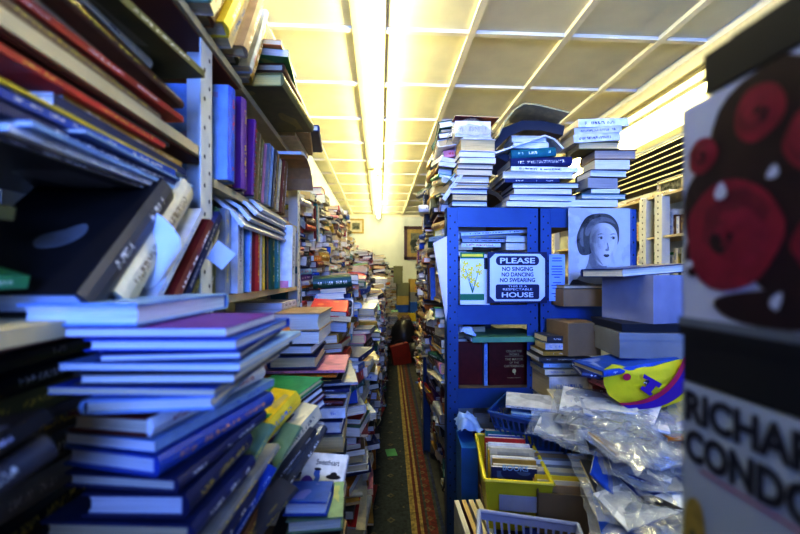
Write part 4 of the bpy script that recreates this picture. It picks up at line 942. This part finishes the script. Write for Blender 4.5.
# filing: CD cases, envelopes and paper pile left of the bag
stack_px('the clear cases pile beside the green folder',1.45,[(546,576,336,342,'charcoal','S','mag',{'D':.11}),(546,577,343,350,'pale grey','S','mag',{'D':.11}),(544,590,351,356,'ochre','S','mag',{'D':.14}),(540,592,357,362,'charcoal','S','mag',{'D':.14}),(545,592,363,368,'pale blue','S','mag',{'D':.15}),(545,594,369,375,'white','S','mag',{'D':.15}),(548,598,376,400,'white','S','soft',{'D':.16}),(548,600,401,414,'grey','S','hard',{'D':.16}),(548,602,415,428,'navy','S','hard',{'D':.16}),(548,602,429,450,'brown','S','hard',{'D':.16}),(548,602,451,475,'black','S','hard',{'D':.16})],'clear cases pile')
# ---------------------------------------------------------------- baskets and crates on the table
def basket(name,label,M,w,d,h,m,holes=True,taper=.86,rim=.012,mi=None,cat='basket'):
    """open container with slotted sides; top w x d, bottom tapered"""
    e=empty(name,M,label,cat)
    top=[(-w/2,-d/2),(w/2,-d/2),(w/2,d/2),(-w/2,d/2)]; bot=[(x*taper,y*taper) for x,y in top]
    t=.003
    b=MB()
    for i in range(4):
        j=(i+1)%4; a0,a1,b0,b1=[Vector((*v,z)) for v,z in ((bot[i],0),(bot[j],0),(top[i],h),(top[j],h))]
        def pt(u,v): return (a0.lerp(a1,u)).lerp(b0.lerp(b1,u),v)
        nrm=(a1-a0).cross(b0-a0).normalized()
        def quad(u0,u1,v0,v1):
            p=[pt(u0,v0),pt(u1,v0),pt(u1,v1),pt(u0,v1)]; p2=[k-nrm*t for k in p]
            b.face(p); b.face(p2[::-1])
            for k in range(4): l=(k+1)%4; b.face([p[k],p2[k],p2[l],p[l]])
        if holes:
            n=max(5,int((a1-a0).length/.016))
            quad(0,1,0,.14); quad(0,1,.84,1); quad(0,1,.44,.52)
            for k in range(n+1):
                u=k/n; quad(max(0,u-.17/n),min(1,u+.17/n),.14,.44); quad(max(0,u-.17/n),min(1,u+.17/n),.52,.84)
        else: quad(0,1,0,1)
    b.build('basket_wall' if holes else 'crate_wall',m,e)
    b=MB(); b.face([(x,y,.001) for x,y in bot]); b.face([(x,y,0) for x,y in bot[::-1]]); b.build('bottom',m,e)
    b=MB()
    for i in range(4):
        j=(i+1)%4; p0=Vector((*top[i],h)); p1=Vector((*top[j],h)); tube(b,p0,p1,rim/2,8)
    b.build('rim',m,e)
    return e
m_ycr=mat('crate_yellow',(.72,.62,.03),.35,var=.06); m_bb=mat('basket_blue',(.02,.09,.28),.35,var=.06); m_wb=mat('basket_lilac',(.42,.46,.66),.35,var=.05)
Myc=TR(.425,1.195,CH-.75)@RZ(-10)
e=basket('crate','yellow plastic crate filled with a row of small books',Myc,.19,.31,.155,m_ycr,holes=False)
b=MB(); b.box((-.055,-.1585,.07),(.055,-.156,.115)); b.matrix=None
o=b.build('paper_label',mat('label_lilac',(.42,.42,.50),.5),e); o.matrix_local=TR(0,.004,0)@RXm(0)
cs=['navy','cream','ochre','white','brown','cream','yellow','white','sage green','pale grey','red','cream','blue','white','teal','navy','pale blue','orange']
y=-.125
for i,cn in enumerate(cs):
    T=R.uniform(.010,.018)
    if i==0: T=.014
    if y+T>.135: break
    L=.125 if i==0 else R.uniform(.12,.15); Wd=.135 if i==0 else R.uniform(.12,.14)
    M=Myc@TR(R.uniform(-.006,.006),y+T/2,.040)@RXm(-9)@MX((0,T/2,L/2),(0,0,1),(1,0,0))
    s=spec(M,L,Wd,T,cn,'soft',ink=(.3,.5,.7) if i==0 else None)
    q=make_book(s,f'{cn} small book, {nth(i+1)} from the front inside yellow crate','small books in the yellow crate')
    if i==0: text_mesh('title_lettering','BOOKS',.075,.016,mat('print_paleblue',(.30,.5,.7),.5),q,s['M'].inverted()@Myc@RXm(-9)@TR(0,y-.004,.150)@RXm(90),.02)
    y+=T+.0015
# yellow crate wants something under it
m_box2=kraft('box_dark',(.10,.07,.045))
# lilac basket in front
Mwb=TR(.385,.93,.395)@RZ(-16)
basket('basket','lilac plastic basket with slotted sides in front of yellow crate',Mwb,.26,.15,.135,m_wb)
s=spec(Mwb@TR(-.07,0,.012)@MX((0,0,.085),(0,0,1),(1,0,0)),.15,.12,.02,'red','soft'); 
for i,(cn,x) in enumerate([]):
    M=Mwb@TR(x,0,.008)@MX((0,0,.062),(0,0,1),(0,1,0)); s=spec(M,.122,.10,.016,cn,'soft'); make_book(s,f'{cn} paperback standing in the lilac basket','paperbacks in the lilac basket')
# blue basket with papers, on a pile behind
Mbb=TR(.585,1.33,CH-.60)@RZ(-38)@RXm(4)
basket('basket','dark blue plastic basket with diamond-slotted sides holding loose papers',Mbb,.30,.22,.11,m_bb,taper=.8)
for i,(px,py,Y,yaw,L,W,cn,lab) in enumerate([(545,425,1.32,-18,.24,.17,'pale blue','pale blue paper wad lowest in the blue basket'),(560,418,1.31,-14,.22,.15,'white','white printed paper wad on the right of the blue basket'),(530,412,1.33,-20,.17,.13,'white','white leaflet with black picture, left in the blue basket'),(572,412,1.34,-8,.15,.12,'cream','cream leaflet lying on the white wad in the blue basket')]):
    p_=P(px,py,Y); s=spec(TR(p_.x,p_.y,CH-.490+i*.011)@RZ(yaw)@RXm(4),L,W,.009,cn,'mag',ink=(.08,.08,.1)); make_book(s,lab,'papers in the blue basket')
cols_b=column(.66,1.42,.432,CH-.61,-1,rc,tilt=1,upright=0,mess=.01)
for s in cols_b: allb.append((0,9999,s,'behind',0,0))
carton('dark carton under the blue basket, behind the yellow crate',.60,1.36,.432,.20,.2,.155,-20,m_box2,lid=False)
# card-file box
Mfb=TR(.565,1.11,CH-.735)@RZ(-10)
e=empty('file_box',Mfb,'brown open box packed with envelopes, right of yellow crate','box')
b=MB(); w,d,h=.205,.20,.115
for a_,c_ in (((-w/2,-d/2,0),(w/2,-d/2+.004,h)),((-w/2,d/2-.004,0),(w/2,d/2,h+.03)),((-w/2,-d/2,0),(-w/2+.004,d/2,h+.01)),((w/2-.004,-d/2,0),(w/2,d/2,h+.01)),((-w/2,-d/2,0),(w/2,d/2,.004))): b.box(a_,c_)
b.build('box_body',m_card,e)
cs=['tan','cream','yellow','tan','grey','cream','charcoal','grey','white','cream','grey','tan','cream','pale grey']
for i,cn in enumerate(cs):
    hh=.118+.006*(i%3)+i*.001
    o=MB(); o.box((-.095,-.0035,0),(.095,.0035,hh)); o.box((-.095,-.0035,hh),(.03 if i%2 else .095,0,hh+.004))
    q=o.build('envelope',mat('env_'+cn.replace(' ','_')+str(i),PAL[cn],.7),None); q.matrix_world=Mfb@TR(R.uniform(-.004,.002),-.087+i*.013,.006)@RXm(-6)
    tag(q,f'{cn} envelope, {nth(i+1)} from the front inside the brown file box','envelope','envelopes in the brown file box')
carton('blue box beneath the brown open file box',.565,1.10,.432,.27,.2,.031,-10,m_bbox,lid=False)
carton('dark box beneath the yellow crate',.43,1.19,.432,.19,.2,.017,-10,m_box2,lid=False)

carton('dark box holding upright folders beside the blue post',.300,1.12,.0,.09,.26,.19,-4,m_box2,lid=False)
for i,cn in enumerate(['pale grey','maroon','white','cream']):
    s=spec(MX((.262+i*.024,1.12,.192+.13),(0,0,1),(0,1,0)),.26,.2,.016,cn,'soft',ink=(.3,.3,.3)); make_book(s,f'{cn} upright folder beside the lilac basket',"folders beside the lilac basket",name='folder',cat='folder')
# ---------------------------------------------------------------- heap of bagged magazines
rh=random.Random(21)
def bagged(px,py,Y,yaw,roll,pitch,L,W,T,cn,label,amp=.012,open_=0):
    p_=P(px,py,Y); M=TR(*p_)@RZ(yaw)@RYm(roll)@RXm(pitch)
    e=empty('bagged_magazine',M,label,'magazine','bagged magazines in the heap')
    mc,mp=MB(),MB(); book_geo(mc,mp,TR(0,0,0),spec(None,L,W,T,cn,'mag')); mc.build('magazine_cover',MC,e); mp.build('pages',MP,e)
    b=crumple(L+.05,W+.05,T+.008,amp,rh.random()*40); b.build('bag_film',MPL,e,smooth=True,weld=True)
    return e
hp=[(610,408,1.20,-30,4,6,.30,.20,'white','bagged white papers topping the heap beside the yellow carrier bag'),
(650,418,1.15,-12,-6,6,.26,.18,'white','bagged grey magazine in the heap below the yellow carrier bag'),
(586,430,1.16,-35,6,10,.28,.2,'pale grey','bagged pale magazine between blue basket and the heap'),
(632,438,1.08,-18,2,8,.28,.2,'charcoal','bagged charcoal magazine in the middle of the heap'),
(596,434,1.16,-25,8,8,.20,.14,'pale blue','bagged pale blue leaflet behind the brown file box'),
(618,446,1.02,15,10,12,.13,.10,'tan','bagged tan card with red picture in the heap'),
(668,442,1.08,10,-4,6,.28,.2,'white','bagged white magazine at the right of the heap'),
(655,468,1.0,-20,14,10,.26,.18,'navy','bagged navy folder low in the heap'),
(680,476,1.0,24,-10,14,.26,.18,'grey','bagged grey comic fanned at the right of the heap'),
(640,492,.95,-10,4,14,.25,.18,'charcoal','bagged charcoal comic below the navy folder'),
(672,505,.92,12,-8,10,.24,.18,'pale grey','bagged pale comic near the rack, low in the heap'),
(650,524,.88,-22,0,6,.24,.18,'blue','bagged blue magazine at the foot of the heap'),
(690,535,.86,5,0,4,.24,.18,'navy','bagged navy magazine at the foot, nearest the rack')]
for a in hp: bagged(a[0],a[1],a[2],a[3],a[4],a[5],a[6],a[7],.008,a[8],a[9])
for i,(px,py,Y,w,d,cn) in enumerate([(600,430,1.10,.22,.16,'a'),(562,430,1.22,.18,.12,'b'),(640,450,1.0,.2,.16,'c'),(645,425,1.12,.24,.14,'d'),(602,442,1.10,.14,.12,'e'),(660,520,.86,.22,.16,'f')]):
    lab=['crumpled clear plastic bag draped over middle of the heap','crumpled clear plastic bag beside the blue basket','crumpled clear plastic bag above the navy folder','crumpled clear plastic bag just below the yellow carrier','small clear plastic bag over the brown file box','crumpled bluish plastic bag at the foot of the heap'][i]
    b=crumple(w,d,.03,.022,30+i,18,14); o=b.build('plastic_bag',MPL,smooth=True,weld=True); o.matrix_world=TR(*P(px,py,Y))@RZ(-20+i*17)@RXm(8); tag(o,lab,'plastic bag','clear plastic bags on the heap')
rw2=random.Random(9)
for i in range(16):
    px,py=[(600,405),(612,415),(625,409),(590,418),(640,418),(655,412),(606,425),(634,430),(660,455),(675,462),(640,462),(655,480),(630,478),(668,492),(645,500),(680,505)][i]; Y=1.19-(py-405)*.0030
    cn=['white','pale grey','white','grey','white','charcoal','cream','pale blue','grey','black','white','navy','grey','black','white','charcoal'][i]
    place_px(px,py,Y,rw2.uniform(-50,10),rw2.uniform(-12,16),rw2.uniform(4,18),rw2.uniform(.15,.22),rw2.uniform(.10,.14),.005,cn,'mag',f'{cn} loose pamphlet in the heap under the bag, {nth(i+1)} from the back','loose pamphlets in the heap')
# loose items on the heap
place_px(678,426,1.10,-6,-3,4,.15,.1,.010,'green','mag','bright green booklet sticking out right under the carrier bag','loose booklets in the heap')
place_px(682,432,1.08,-3,-2,4,.16,.1,.010,'orange','mag','orange-brown booklet under the bright green one','loose booklets in the heap')
place_px(676,440,1.07,-3,-2,4,.18,.12,.008,'pale blue','mag','pale blue booklet under the orange-brown one','loose booklets in the heap')
floppy(TR(*P(690,410,1.15))@RZ(-10)@RYm(-12),[(-.14,-.03),(-.09,-.005),(-.02,.01),(.06,.012),(.12,.0)],.16,.008,'cream','cream curled envelope right of the yellow carrier bag','curled envelopes')
floppy(TR(*P(686,422,1.13))@RZ(-16)@RYm(-8),[(-.13,-.02),(-.08,.0),(-.02,.01),(.06,.008),(.12,.0)],.15,.008,'ochre','ochre curled envelope below the cream one','curled envelopes')
for i,(px,py,Y,a,cn) in enumerate([(662,486,.98,20,'white'),(667,484,.98,28,'pale grey'),(672,483,.98,36,'cream'),(677,483,.98,44,'white'),(682,485,.98,52,'grey')]):
    place_px(px,py,Y,a,-50,10,.16,.11,.003,cn,'mag',f'{cn} comic, {nth(i+1)} from the left in the fan beside the rack','fanned comics beside the rack')
place_px(619,487,.97,-30,40,10,.17,.12,.006,'blue','mag','bright blue card standing on edge right of the brown file box')
# filler pile inside the heap
cf=[]
for x,yy,t in [(.78,1.28,CH-.50),(.98,1.28,CH-.50),(1.18,1.28,CH-.45),(.80,1.06,CH-.58),(1.0,1.06,CH-.52),(1.18,1.06,CH-.50),(.92,.92,CH-.66),(.78,.90,CH-.70)]:
    cf+=column(x,yy,.432,t,-1,rh,tilt=2,upright=0,mess=.01)
for x,yy,t in [(1.10,1.45,CH-.40),(.90,1.45,CH-.38)]: cf+=column(x,yy,.432,t,-1,rh,tilt=1,upright=0,mess=.01)
for s in cf: allb.append((0,9999,s,'behind',0,0))
# left edge by the post: papers in a slim blue box
carton('slim blue box between the blue post and yellow crate',.335,1.42,.30,.06,.16,.265,-5,mat('box_bright_blue',(.03,.18,.50),.4),lid=False)
e=empty('plastic_bag',P(468,425,1.45),'crumpled printed plastic bag beside the blue post','plastic bag'); b=crumple(.09,.12,.03,.03,12,10,10); b.build('bag_film',m_pblue,e,smooth=True,weld=True)

# ---------------------------------------------------------------- display rack at right, very near
m_rack=mat('rack_black',(.012,.012,.014),.35,var=.1); m_rim=mat('rack_rim_grey',(.16,.17,.17),.35,var=.05)
X=.262
e=empty('display_rack',(.30,.20,0),'black metal display rack holding face-out paperbacks, right foreground','rack')
def rp(name,a_,c_,m,bw=.0015):
    b=MB(); b.box((a_[0]-.30,a_[1]-.20,a_[2]),(c_[0]-.30,c_[1]-.20,c_[2])); return bev(b.build(name,m,e),bw)
rp('back_panel',(.278,.0,CH-.45),(.284,.309,CH+.146),m_rack)
rp('header',(.2605,.0,CH+.1445),(.30,.284,CH+.176),m_rack,.004)
rp('header_block',(.262,.0,CH+.170),(.30,.262,CH+.178),m_rack,.004)
for z in (CH-.039,CH-.272):
    rp('ledge',(.2600,.0,z-.012),(.284,.308,z),m_rack)
    rp('ledge_rim',(.2590,.0,z-.004),(.2605,.308,z+.003),m_rim,.0005)
rp('shelf_front',(.262,.0,CH-.090),(.282,.306,CH-.050),m_rack,.003)
rp('post',(.284,.27,.02),(.304,.29,CH+.15),m_rack); rp('post',(.284,.02,.02),(.304,.04,CH+.15),m_rack)
rp('base',(.24,-.05,0),(.5,.33,.02),m_rack,.004)
m_rose=[mat('print_rose_'+str(i),c,.4,var=.25,scale=60) for i,c in enumerate([(.24,.008,.03),(.17,.006,.024),(.25,.009,.036),(.022,.004,.007)])]
m_cov=mat('print_cover_pale',(.50,.50,.53),.4,var=.03); m_cgrey=mat('print_cover_grey',(.42,.45,.47),.4,var=.05)
def covbook(label,z0,z1,m,colr):
    y0,y1=(.200,.306) if colr else (.170,.306)
    M=MX((.2775,(y0+y1)/2,(z0+z1)/2),(0,0,1),(0,-1,0)) # z axis = x cross y
    ee=empty('paperback_book',TR(.2775,(y0+y1)/2,z0),label,'book','face-out paperbacks in the black rack')
    mc=MB(); mc.box((-.0165,-(y1-y0)/2,0),(-.0155,(y1-y0)/2,z1-z0)); mc.box((-.001,-(y1-y0)/2,0),(0,(y1-y0)/2,z1-z0)); mc.box((-.0165,(y1-y0)/2-.001,0),(0,(y1-y0)/2,z1-z0)); mc.build('cover',m,ee)
    mp=MB(); mp.box((-.0155,-(y1-y0)/2+.001,.001),(-.001,(y1-y0)/2-.001,z1-z0-.001),col=(.8,.78,.7)); mp.build('page_block',MP,ee)
    return ee
FX=MX((-.0168,0,0),(0,-1,0),(0,0,1))   # local x -> -Y (reads left to right from the aisle), y -> up, z -> -X
ea=covbook('paperback with red roses on pale cover in black rack, upper shelf',CH-.036,CH+.142,m_cov,1)
def arts(ee,name,pts,m,z):
    b=MB(); poly(b,pts,z); o=b.build(name,m,ee); o.matrix_local=FX
# cover local frame: x -.055 (left) .. +.055, y 0..0.178
md=m_rose[3]
for k,(pts) in enumerate([smooth([(-.030,.135),(-.012,.178),(.055,.178),(.055,.03),(.03,.012),(.0,.04),(-.02,.06),(-.03,.08)]),smooth([(-.053,.10),(-.04,.12),(-.025,.125),(-.005,.11),(0,.06),(-.02,.04),(-.045,.05)]),smooth([(-.052,.06),(-.035,.075),(-.03,.045),(-.046,.03)]),smooth([(-.03,.02),(.05,.03),(.055,0),(-.01,.0)])]):
    arts(ea,'printed_leaves',pts,md,.0001*(k+1))
def rose(cx,cy,r,seed):
    rr=random.Random(seed); z=.0006
    arts(ea,'printed_rose',smooth([(cx+r*(1+.08*math.sin(a*5+seed))*math.cos(a)*.9,cy+r*math.sin(a)*(1+.06*math.cos(a*3))) for a in [i*math.pi/6 for i in range(12)]],1),m_rose[0],z)
    for k in range(16):
        rad=r*(1-k/17)*.82; a=k*2.4+seed; z+=.00006
        c=(cx+rad*.62*math.cos(a),cy+rad*.62*math.sin(a))
        arts(ea,'printed_petal',smooth(D(c[0],c[1],max(.003,rad*.55),max(.002,rad*.36),10,a+1.57),1),m_rose[(k*2+1)%3] if k not in (9,15) else m_rose[3],z)
rose(-.010,.066,.043,1); rose(-.032,.132,.015,2); rose(.012,.148,.020,3); rose(.045,.12,.02,4); rose(.048,.055,.018,5)
for pts in [smooth([(-.05,.045),(-.043,.05),(-.038,.044),(-.046,.04)]),smooth([(-.022,.098),(-.014,.11),(-.008,.096),(-.016,.092)]),smooth([(.018,.018),(.03,.028),(.026,.010)]),smooth([(.016,.10),(.024,.112),(.028,.1)])]: arts(ea,'printed_gap',pts,m_cov,.0021)
eb=covbook('white paperback with big black author lettering in black rack',CH-.268,CH-.091,m_cgrey,None)
text_mesh('lettering','RICHARD',.118,.026,m_blk,eb,FX@TR(-.005,.158,.0006),.04); text_mesh('lettering','CONDON',.118,.027,m_blk,eb,FX@TR(-.005,.126,.0006),.04)
b=MB(); b.box((-.05,.108,0),(.064,.1092,.0003)); o=b.build('red_rule',mat('print_red',(.45,.04,.08),.5),eb); o.matrix_local=FX
arts(eb,'printed_figure',[(x-.012,y) for x,y in smooth([(-.054,.07),(-.045,.085),(-.035,.08),(-.032,.05),(-.025,.02),(-.035,.0),(-.054,.0)])],mat('print_ochre',(.40,.28,.06),.5,var=.3,scale=80),.0004)
arts(eb,'printed_figure_shade',smooth([(-.062,.05),(-.054,.06),(-.05,.03),(-.058,.02)]),mat('print_olive',(.12,.13,.05),.5,var=.3,scale=80),.0006)
# ---------------------------------------------------------------- right wall shelving, seen past the blue frame
m_cream=mat('wall_shelf_paint',(.72,.70,.58),.5,var=.05)
e=empty('wall_shelving',(2.42,3.6,0),'cream painted wall shelving along the right-hand wall','shelving')
for yy in (-1.1,-.70,-.52,.4,1.15):
    b=MB(); b.box((-.14,yy-.02,0),(-.07,yy+.06,CH+.66))
    for k in range(24):
        z=.8+k*.05
        b.face([(-.1405,yy+.02+.006*math.cos(t),z+.008*math.sin(t)) for t in [i*math.pi/3 for i in range(6)]],mi=1)
    b.build('upright',[m_cream,m_hole],e)
for z in (CH+.66,CH+.32,CH+.0,CH-.35):
    b=MB(); b.box((-.13,-1.2,z-.02),(.19,2.2,z)); b.build('shelf_board',m_edge,e)
rw=random.Random(4)
for zi,z in enumerate((CH+.66,CH+.32,CH+.0)):
    y=2.55; n=0
    while y<4.6:
        if zi==0:
            T=rw.uniform(.02,.04); L=rw.uniform(.2,.28); s=spec(flatM(2.42,y+.13,z+.001,'U',rw.uniform(-12,12)),L,L*.7,T,rw.choice(['ochre','tan','cream','yellow']),'soft',r=rw); y+=.31
            where=f'along the cream wall shelving top'
        else:
            T=rw.uniform(.02,.05); L=rw.uniform(.15,.22); s=spec(MX((2.47,y,z+L/2+.001),(0,0,1),(1,0,0)),L,.16,T,rw.choice(['cream','tan','cream','white','brown','olive','green']),'hard',r=rw); y+=T+rw.choice([.004,.004,.03])
        n+=1
        allb.append((.5 if zi==0 else 0,999+n,s,'wall',0,0))
# small picture on the wall above
def picture(label,x,y,z,w,h,rot,mf,mmat,mart,fw):
    e=empty('framed_picture',TR(x,y,z)@RZ(rot),label,'picture','framed pictures')
    b=MB(); 
    for a_,c_ in (((-w/2,-.02,-h/2),(w/2,0,-h/2+fw)),((-w/2,-.02,h/2-fw),(w/2,0,h/2)),((-w/2,-.02,-h/2),(-w/2+fw,0,h/2)),((w/2-fw,-.02,-h/2),(w/2,0,h/2))): b.box(a_,c_)
    bev(b.build('frame',mf,e),.003)
    b=MB(); b.box((-w/2+fw*.5,-.008,-h/2+fw*.5),(w/2-fw*.5,-.002,h/2-fw*.5)); b.build('mount',mmat,e)
    i=fw+min(w,h)*.17
    b=MB(); b.box((-w/2+i,-.010,-h/2+i),(w/2-i,-.0085,h/2-i)); b.build('print',mart,e)
    b=MB(); rr=random.Random(int(w*1000))
    for k in range(9):
        cx,cz=rr.uniform(-.3,.3)*(w-2*i),rr.uniform(-.35,.1)*(h-2*i); r0=rr.uniform(.05,.14)*(h-2*i)
        b.face([(cx+r0*1.4*math.cos(t),-.0105-k*.0001,cz+r0*math.sin(t)) for t in [q*math.pi/5 for q in range(10)]])
    b.build('printed_scene',mat('print_scene'+str(int(w*1000)),(.05,.06,.03),.5,var=.5,scale=25),e)
m_fb=mat('frame_wood',(.10,.045,.015),.35,var=.2); m_gold=mat('frame_gold',(.42,.30,.07),.4,var=.15); m_mnt=mat('mount_cream',(.60,.55,.40),.7); m_arts=mat('print_moss',(.20,.20,.13),.6,var=.5,scale=14)
picture('small wide framed landscape on back wall, left of the aisle',(357.5-380)/F*YB-.03,YB-.004,CH+(275-226.5)/F*YB,.36,.34,0,m_gold,m_mnt,m_arts,.035)
picture('tall dark-framed picture with gold inner edge on back wall',.82,YB-.004,CH+(275-243)/F*YB,.52,.78,0,m_fb,m_gold,m_arts,.07)
picture('small grey print on the right wall above cream shelving',2.585,3.15,CH+.80-.02,.30,.17,-90,m_cream,m_mnt,mat('print_grey',(.15,.15,.12),.5,var=.8,scale=40),.006)

# ---------------------------------------------------------------- things at the end of the aisle
m_yb=kraft('box_yellow',(.70,.52,.03)); m_blb=kraft('box_cobalt',(.03,.13,.45)); m_och=kraft('box_ochre',(.50,.36,.10)); m_ol=kraft('box_olive',(.24,.24,.12)); m_mar=kraft('box_maroon',(.10,.015,.015))
def bpx(label,xl,xr,yt,yb,Y,m,lid=True,d=.3):
    a_=P(xl,yb,Y); c_=P(xr,yt,Y); return carton(label,(a_.x+c_.x)/2,Y+d/2,a_.z,c_.x-a_.x,d,c_.z-a_.z-.002,R.uniform(-3,3),m,lid=lid,group='boxes at the end of the aisle')
Yb=6.2
bpx('lowest maroon box at the end of the aisle, left tower',395,408,320,333,Yb,m_mar)
bpx('ochre box above the maroon one, end of the aisle',396,408.5,312.5,320,Yb,m_och)
bpx('blue box in the left tower at the end of aisle',396,408.5,305,312.5,Yb,m_blb)
bpx('cream-lidded box above the left blue box, end of aisle',397,409,296,305,Yb,m_och)
bpx('dark olive box second from top, left tower, end of aisle',397,409,283,296,Yb,m_ol)
bpx('olive box topping the left tower at the end of aisle',394,403,266,283,Yb,m_ol)
bpx('bright yellow box low in the right tower, end of aisle',409.5,421,313,325,Yb-.1,m_yb)
bpx('blue box above the yellow box, right tower',409.5,420,302,313,Yb-.05,m_blb)
bpx('grey box above the right blue box, end of aisle',410,420,292,302,Yb,m_gbox)
bpx('yellow-brown box topping the right tower, end of aisle',410,421,279,292,Yb,m_och)
bpx('maroon crate under the yellow box, end of aisle',409,421,325,350,Yb-.1,m_mar)
bpx('dark crate at the foot of the left tower, end of aisle',394,408,333,346.5,Yb,m_mar)
# red bag and dark sacks
def blob(name,label,x,y,z,rx,ry,rz,m,seed,cat):
    b=MB(); n,k=18,10; V=[]
    for j in range(k+1):
        ph=-math.pi/2+math.pi*j/k; row=[]
        for i in range(n):
            th=2*math.pi*i/n; v=Vector((math.cos(th)*math.cos(ph),math.sin(th)*math.cos(ph),math.sin(ph)))
            q=1+.18*noise.noise(v*2.2+Vector((seed,0,0))); row.append(Vector((v.x*rx*q,v.y*ry*q,max(-rz*.85,v.z*rz*q)+rz*.85)))
        V.append(row)
    for j in range(k):
        for i in range(n): b.face([V[j][i],V[j][(i+1)%n],V[j+1][(i+1)%n],V[j+1][i]])
    o=b.build(name,m,weld=True,smooth=True); o.location=(x,y,z); return tag(o,label,cat)
e=empty('leather_bag',TR(.30,4.95,.01)@RZ(12)@RYm(-10),'dark red leather bag slumped on the carpet at the aisle end','bag')
b=MB(); b.box((-.13,-.05,0),(.12,.06,.27)); bev(b.build('bag_body',mat('leather_red',(.26,.025,.015),.4,var=.2),e),.03,4)
b=MB()
for i in range(8):
    a0,a1=math.pi*i/8,math.pi*(i+1)/8; tube(b,(.07*math.cos(a0),0,.265+.06*math.sin(a0)),(.07*math.cos(a1),0,.265+.06*math.sin(a1)),.006,6)
b.build('handle',mat('leather_dark',(.06,.01,.01),.4),e)
m_sack=mat('sack_black',(.02,.02,.025),.35,var=.3,bump=.5)
blob('refuse_sack','black plastic sack behind the red leather bag',.36,5.55,.01,.22,.2,.28,m_sack,3,'sack'); blob('refuse_sack','dark sack lying right of the red leather bag',.50,5.15,.01,.16,.2,.14,m_sack,8,'sack')
# bagged bundles on the right, above the low row (round plastic-wrapped roll)
for i,(px,py,Y,cn) in enumerate([(438,318,2.0,'cream')]):
    e=empty('wrapped_bundle',P(px,py,Y),'cream plastic-wrapped bundle bulging from the right-hand shelves','bundle')
    b=crumple(.14,.2,.04,.02,4); b.build('film',mat('wrap_cream',(.55,.52,.36),.3,var=.15,bump=.4),e,smooth=True,weld=True)

# ================================================================ choose individuals, merge the rest
made=sum(1 for o in bpy.data.objects if o.name.startswith(('hardback_book','paperback_book','magazine')) and o.type=='EMPTY')
NI=220
print('hand placed books',made,'extra individuals',NI)
cand=[a for a in allb if a[0]>0 and a[3] not in('behind','wall')]
cand.sort(key=lambda a:a[1])
pick=set(); cnt=0
RN={'left wall':'the left book wall','left middle row':'the left middle row','left outer row':'the left outer row','right wall':'the right book wall','right floor-level':'the blue shelving floor level','right lowest-shelf':'the blue shelving lowest shelf','right lower-shelf':'the blue shelving lower shelf','right mid-shelf':'the blue shelving middle shelf','right top-shelf':'the blue shelving top','right low row':'the right low row','end of aisle row':'the end row','end clutter row':'the end clutter'}
for a in cand[:NI]:
    s=a[2]; pick.add(id(s))
    make_book(s,f"{s['cname']} {kindname(s)}, {nth(a[5])} down, {nth(a[4])} column of {RN[a[3]]}",f"books in {RN[a[3]]}")
mm=MB()
mm2=MB(); rest=0
for a in allb:
    s=a[2]
    if id(s) in pick: continue
    s['pmi']=1; book_geo(mm,mm,s['M'],s); rest+=1
print('rest',rest)
o=mm.build('books',[MC,MP]); tag(o,'dense mixed mass of remaining books stacked along both sides of the aisle','books',kind='stuff')

# ================================================================ LIGHT AND CAMERA
def area(name,loc,rot,sx,sy,en,col):
    l=bpy.data.lights.new(name,'AREA'); l.shape='RECTANGLE'; l.size=sx; l.size_y=sy; l.energy=en; l.color=col
    o=bpy.data.objects.new(name,l); C.objects.link(o); o.location=loc; o.rotation_euler=rot; return o
area('shop_window_daylight',(.1,-2.6,1.80),(math.radians(90),0,0),1.9,.95,215,(.17,.33,1.0))
e=empty('daylight_blocker',(.2,-.85,0),'unseen dark block added behind the viewpoint to cut low daylight','light blocker')  # unseen block added so the window daylight falls off towards the floor
b=MB(); b.box((-.9,-.25,0),(.9,.25,1.21)); bev(b.build('blocker_body',m_tab,e)); b=MB(); b.box((-.95,-.28,1.21),(.95,.28,1.24)); bev(b.build('blocker_top',m_tab,e))
w=bpy.data.worlds.new('world'); bpy.context.scene.world=w; w.use_nodes=True
w.node_tree.nodes['Background'].inputs[0].default_value=(.45,.6,1,1); w.node_tree.nodes['Background'].inputs[1].default_value=.12
cd=bpy.data.cameras.new('camera'); cam=bpy.data.objects.new('camera',cd); C.objects.link(cam); bpy.context.scene.camera=cam
cd.sensor_width=36; cd.lens=F/800*36; cd.shift_y=8/800; cd.clip_start=.01
cam.location=(0,0,CH); cam.rotation_euler=(math.radians(90),0,-TH)
cd.dof.use_dof=True; cd.dof.focus_distance=1.8; cd.dof.aperture_fstop=2.5
vs=bpy.context.scene.view_settings; vs.view_transform='Filmic' if False else 'Standard'; vs.look='None'; vs.exposure=.6; vs.gamma=.70
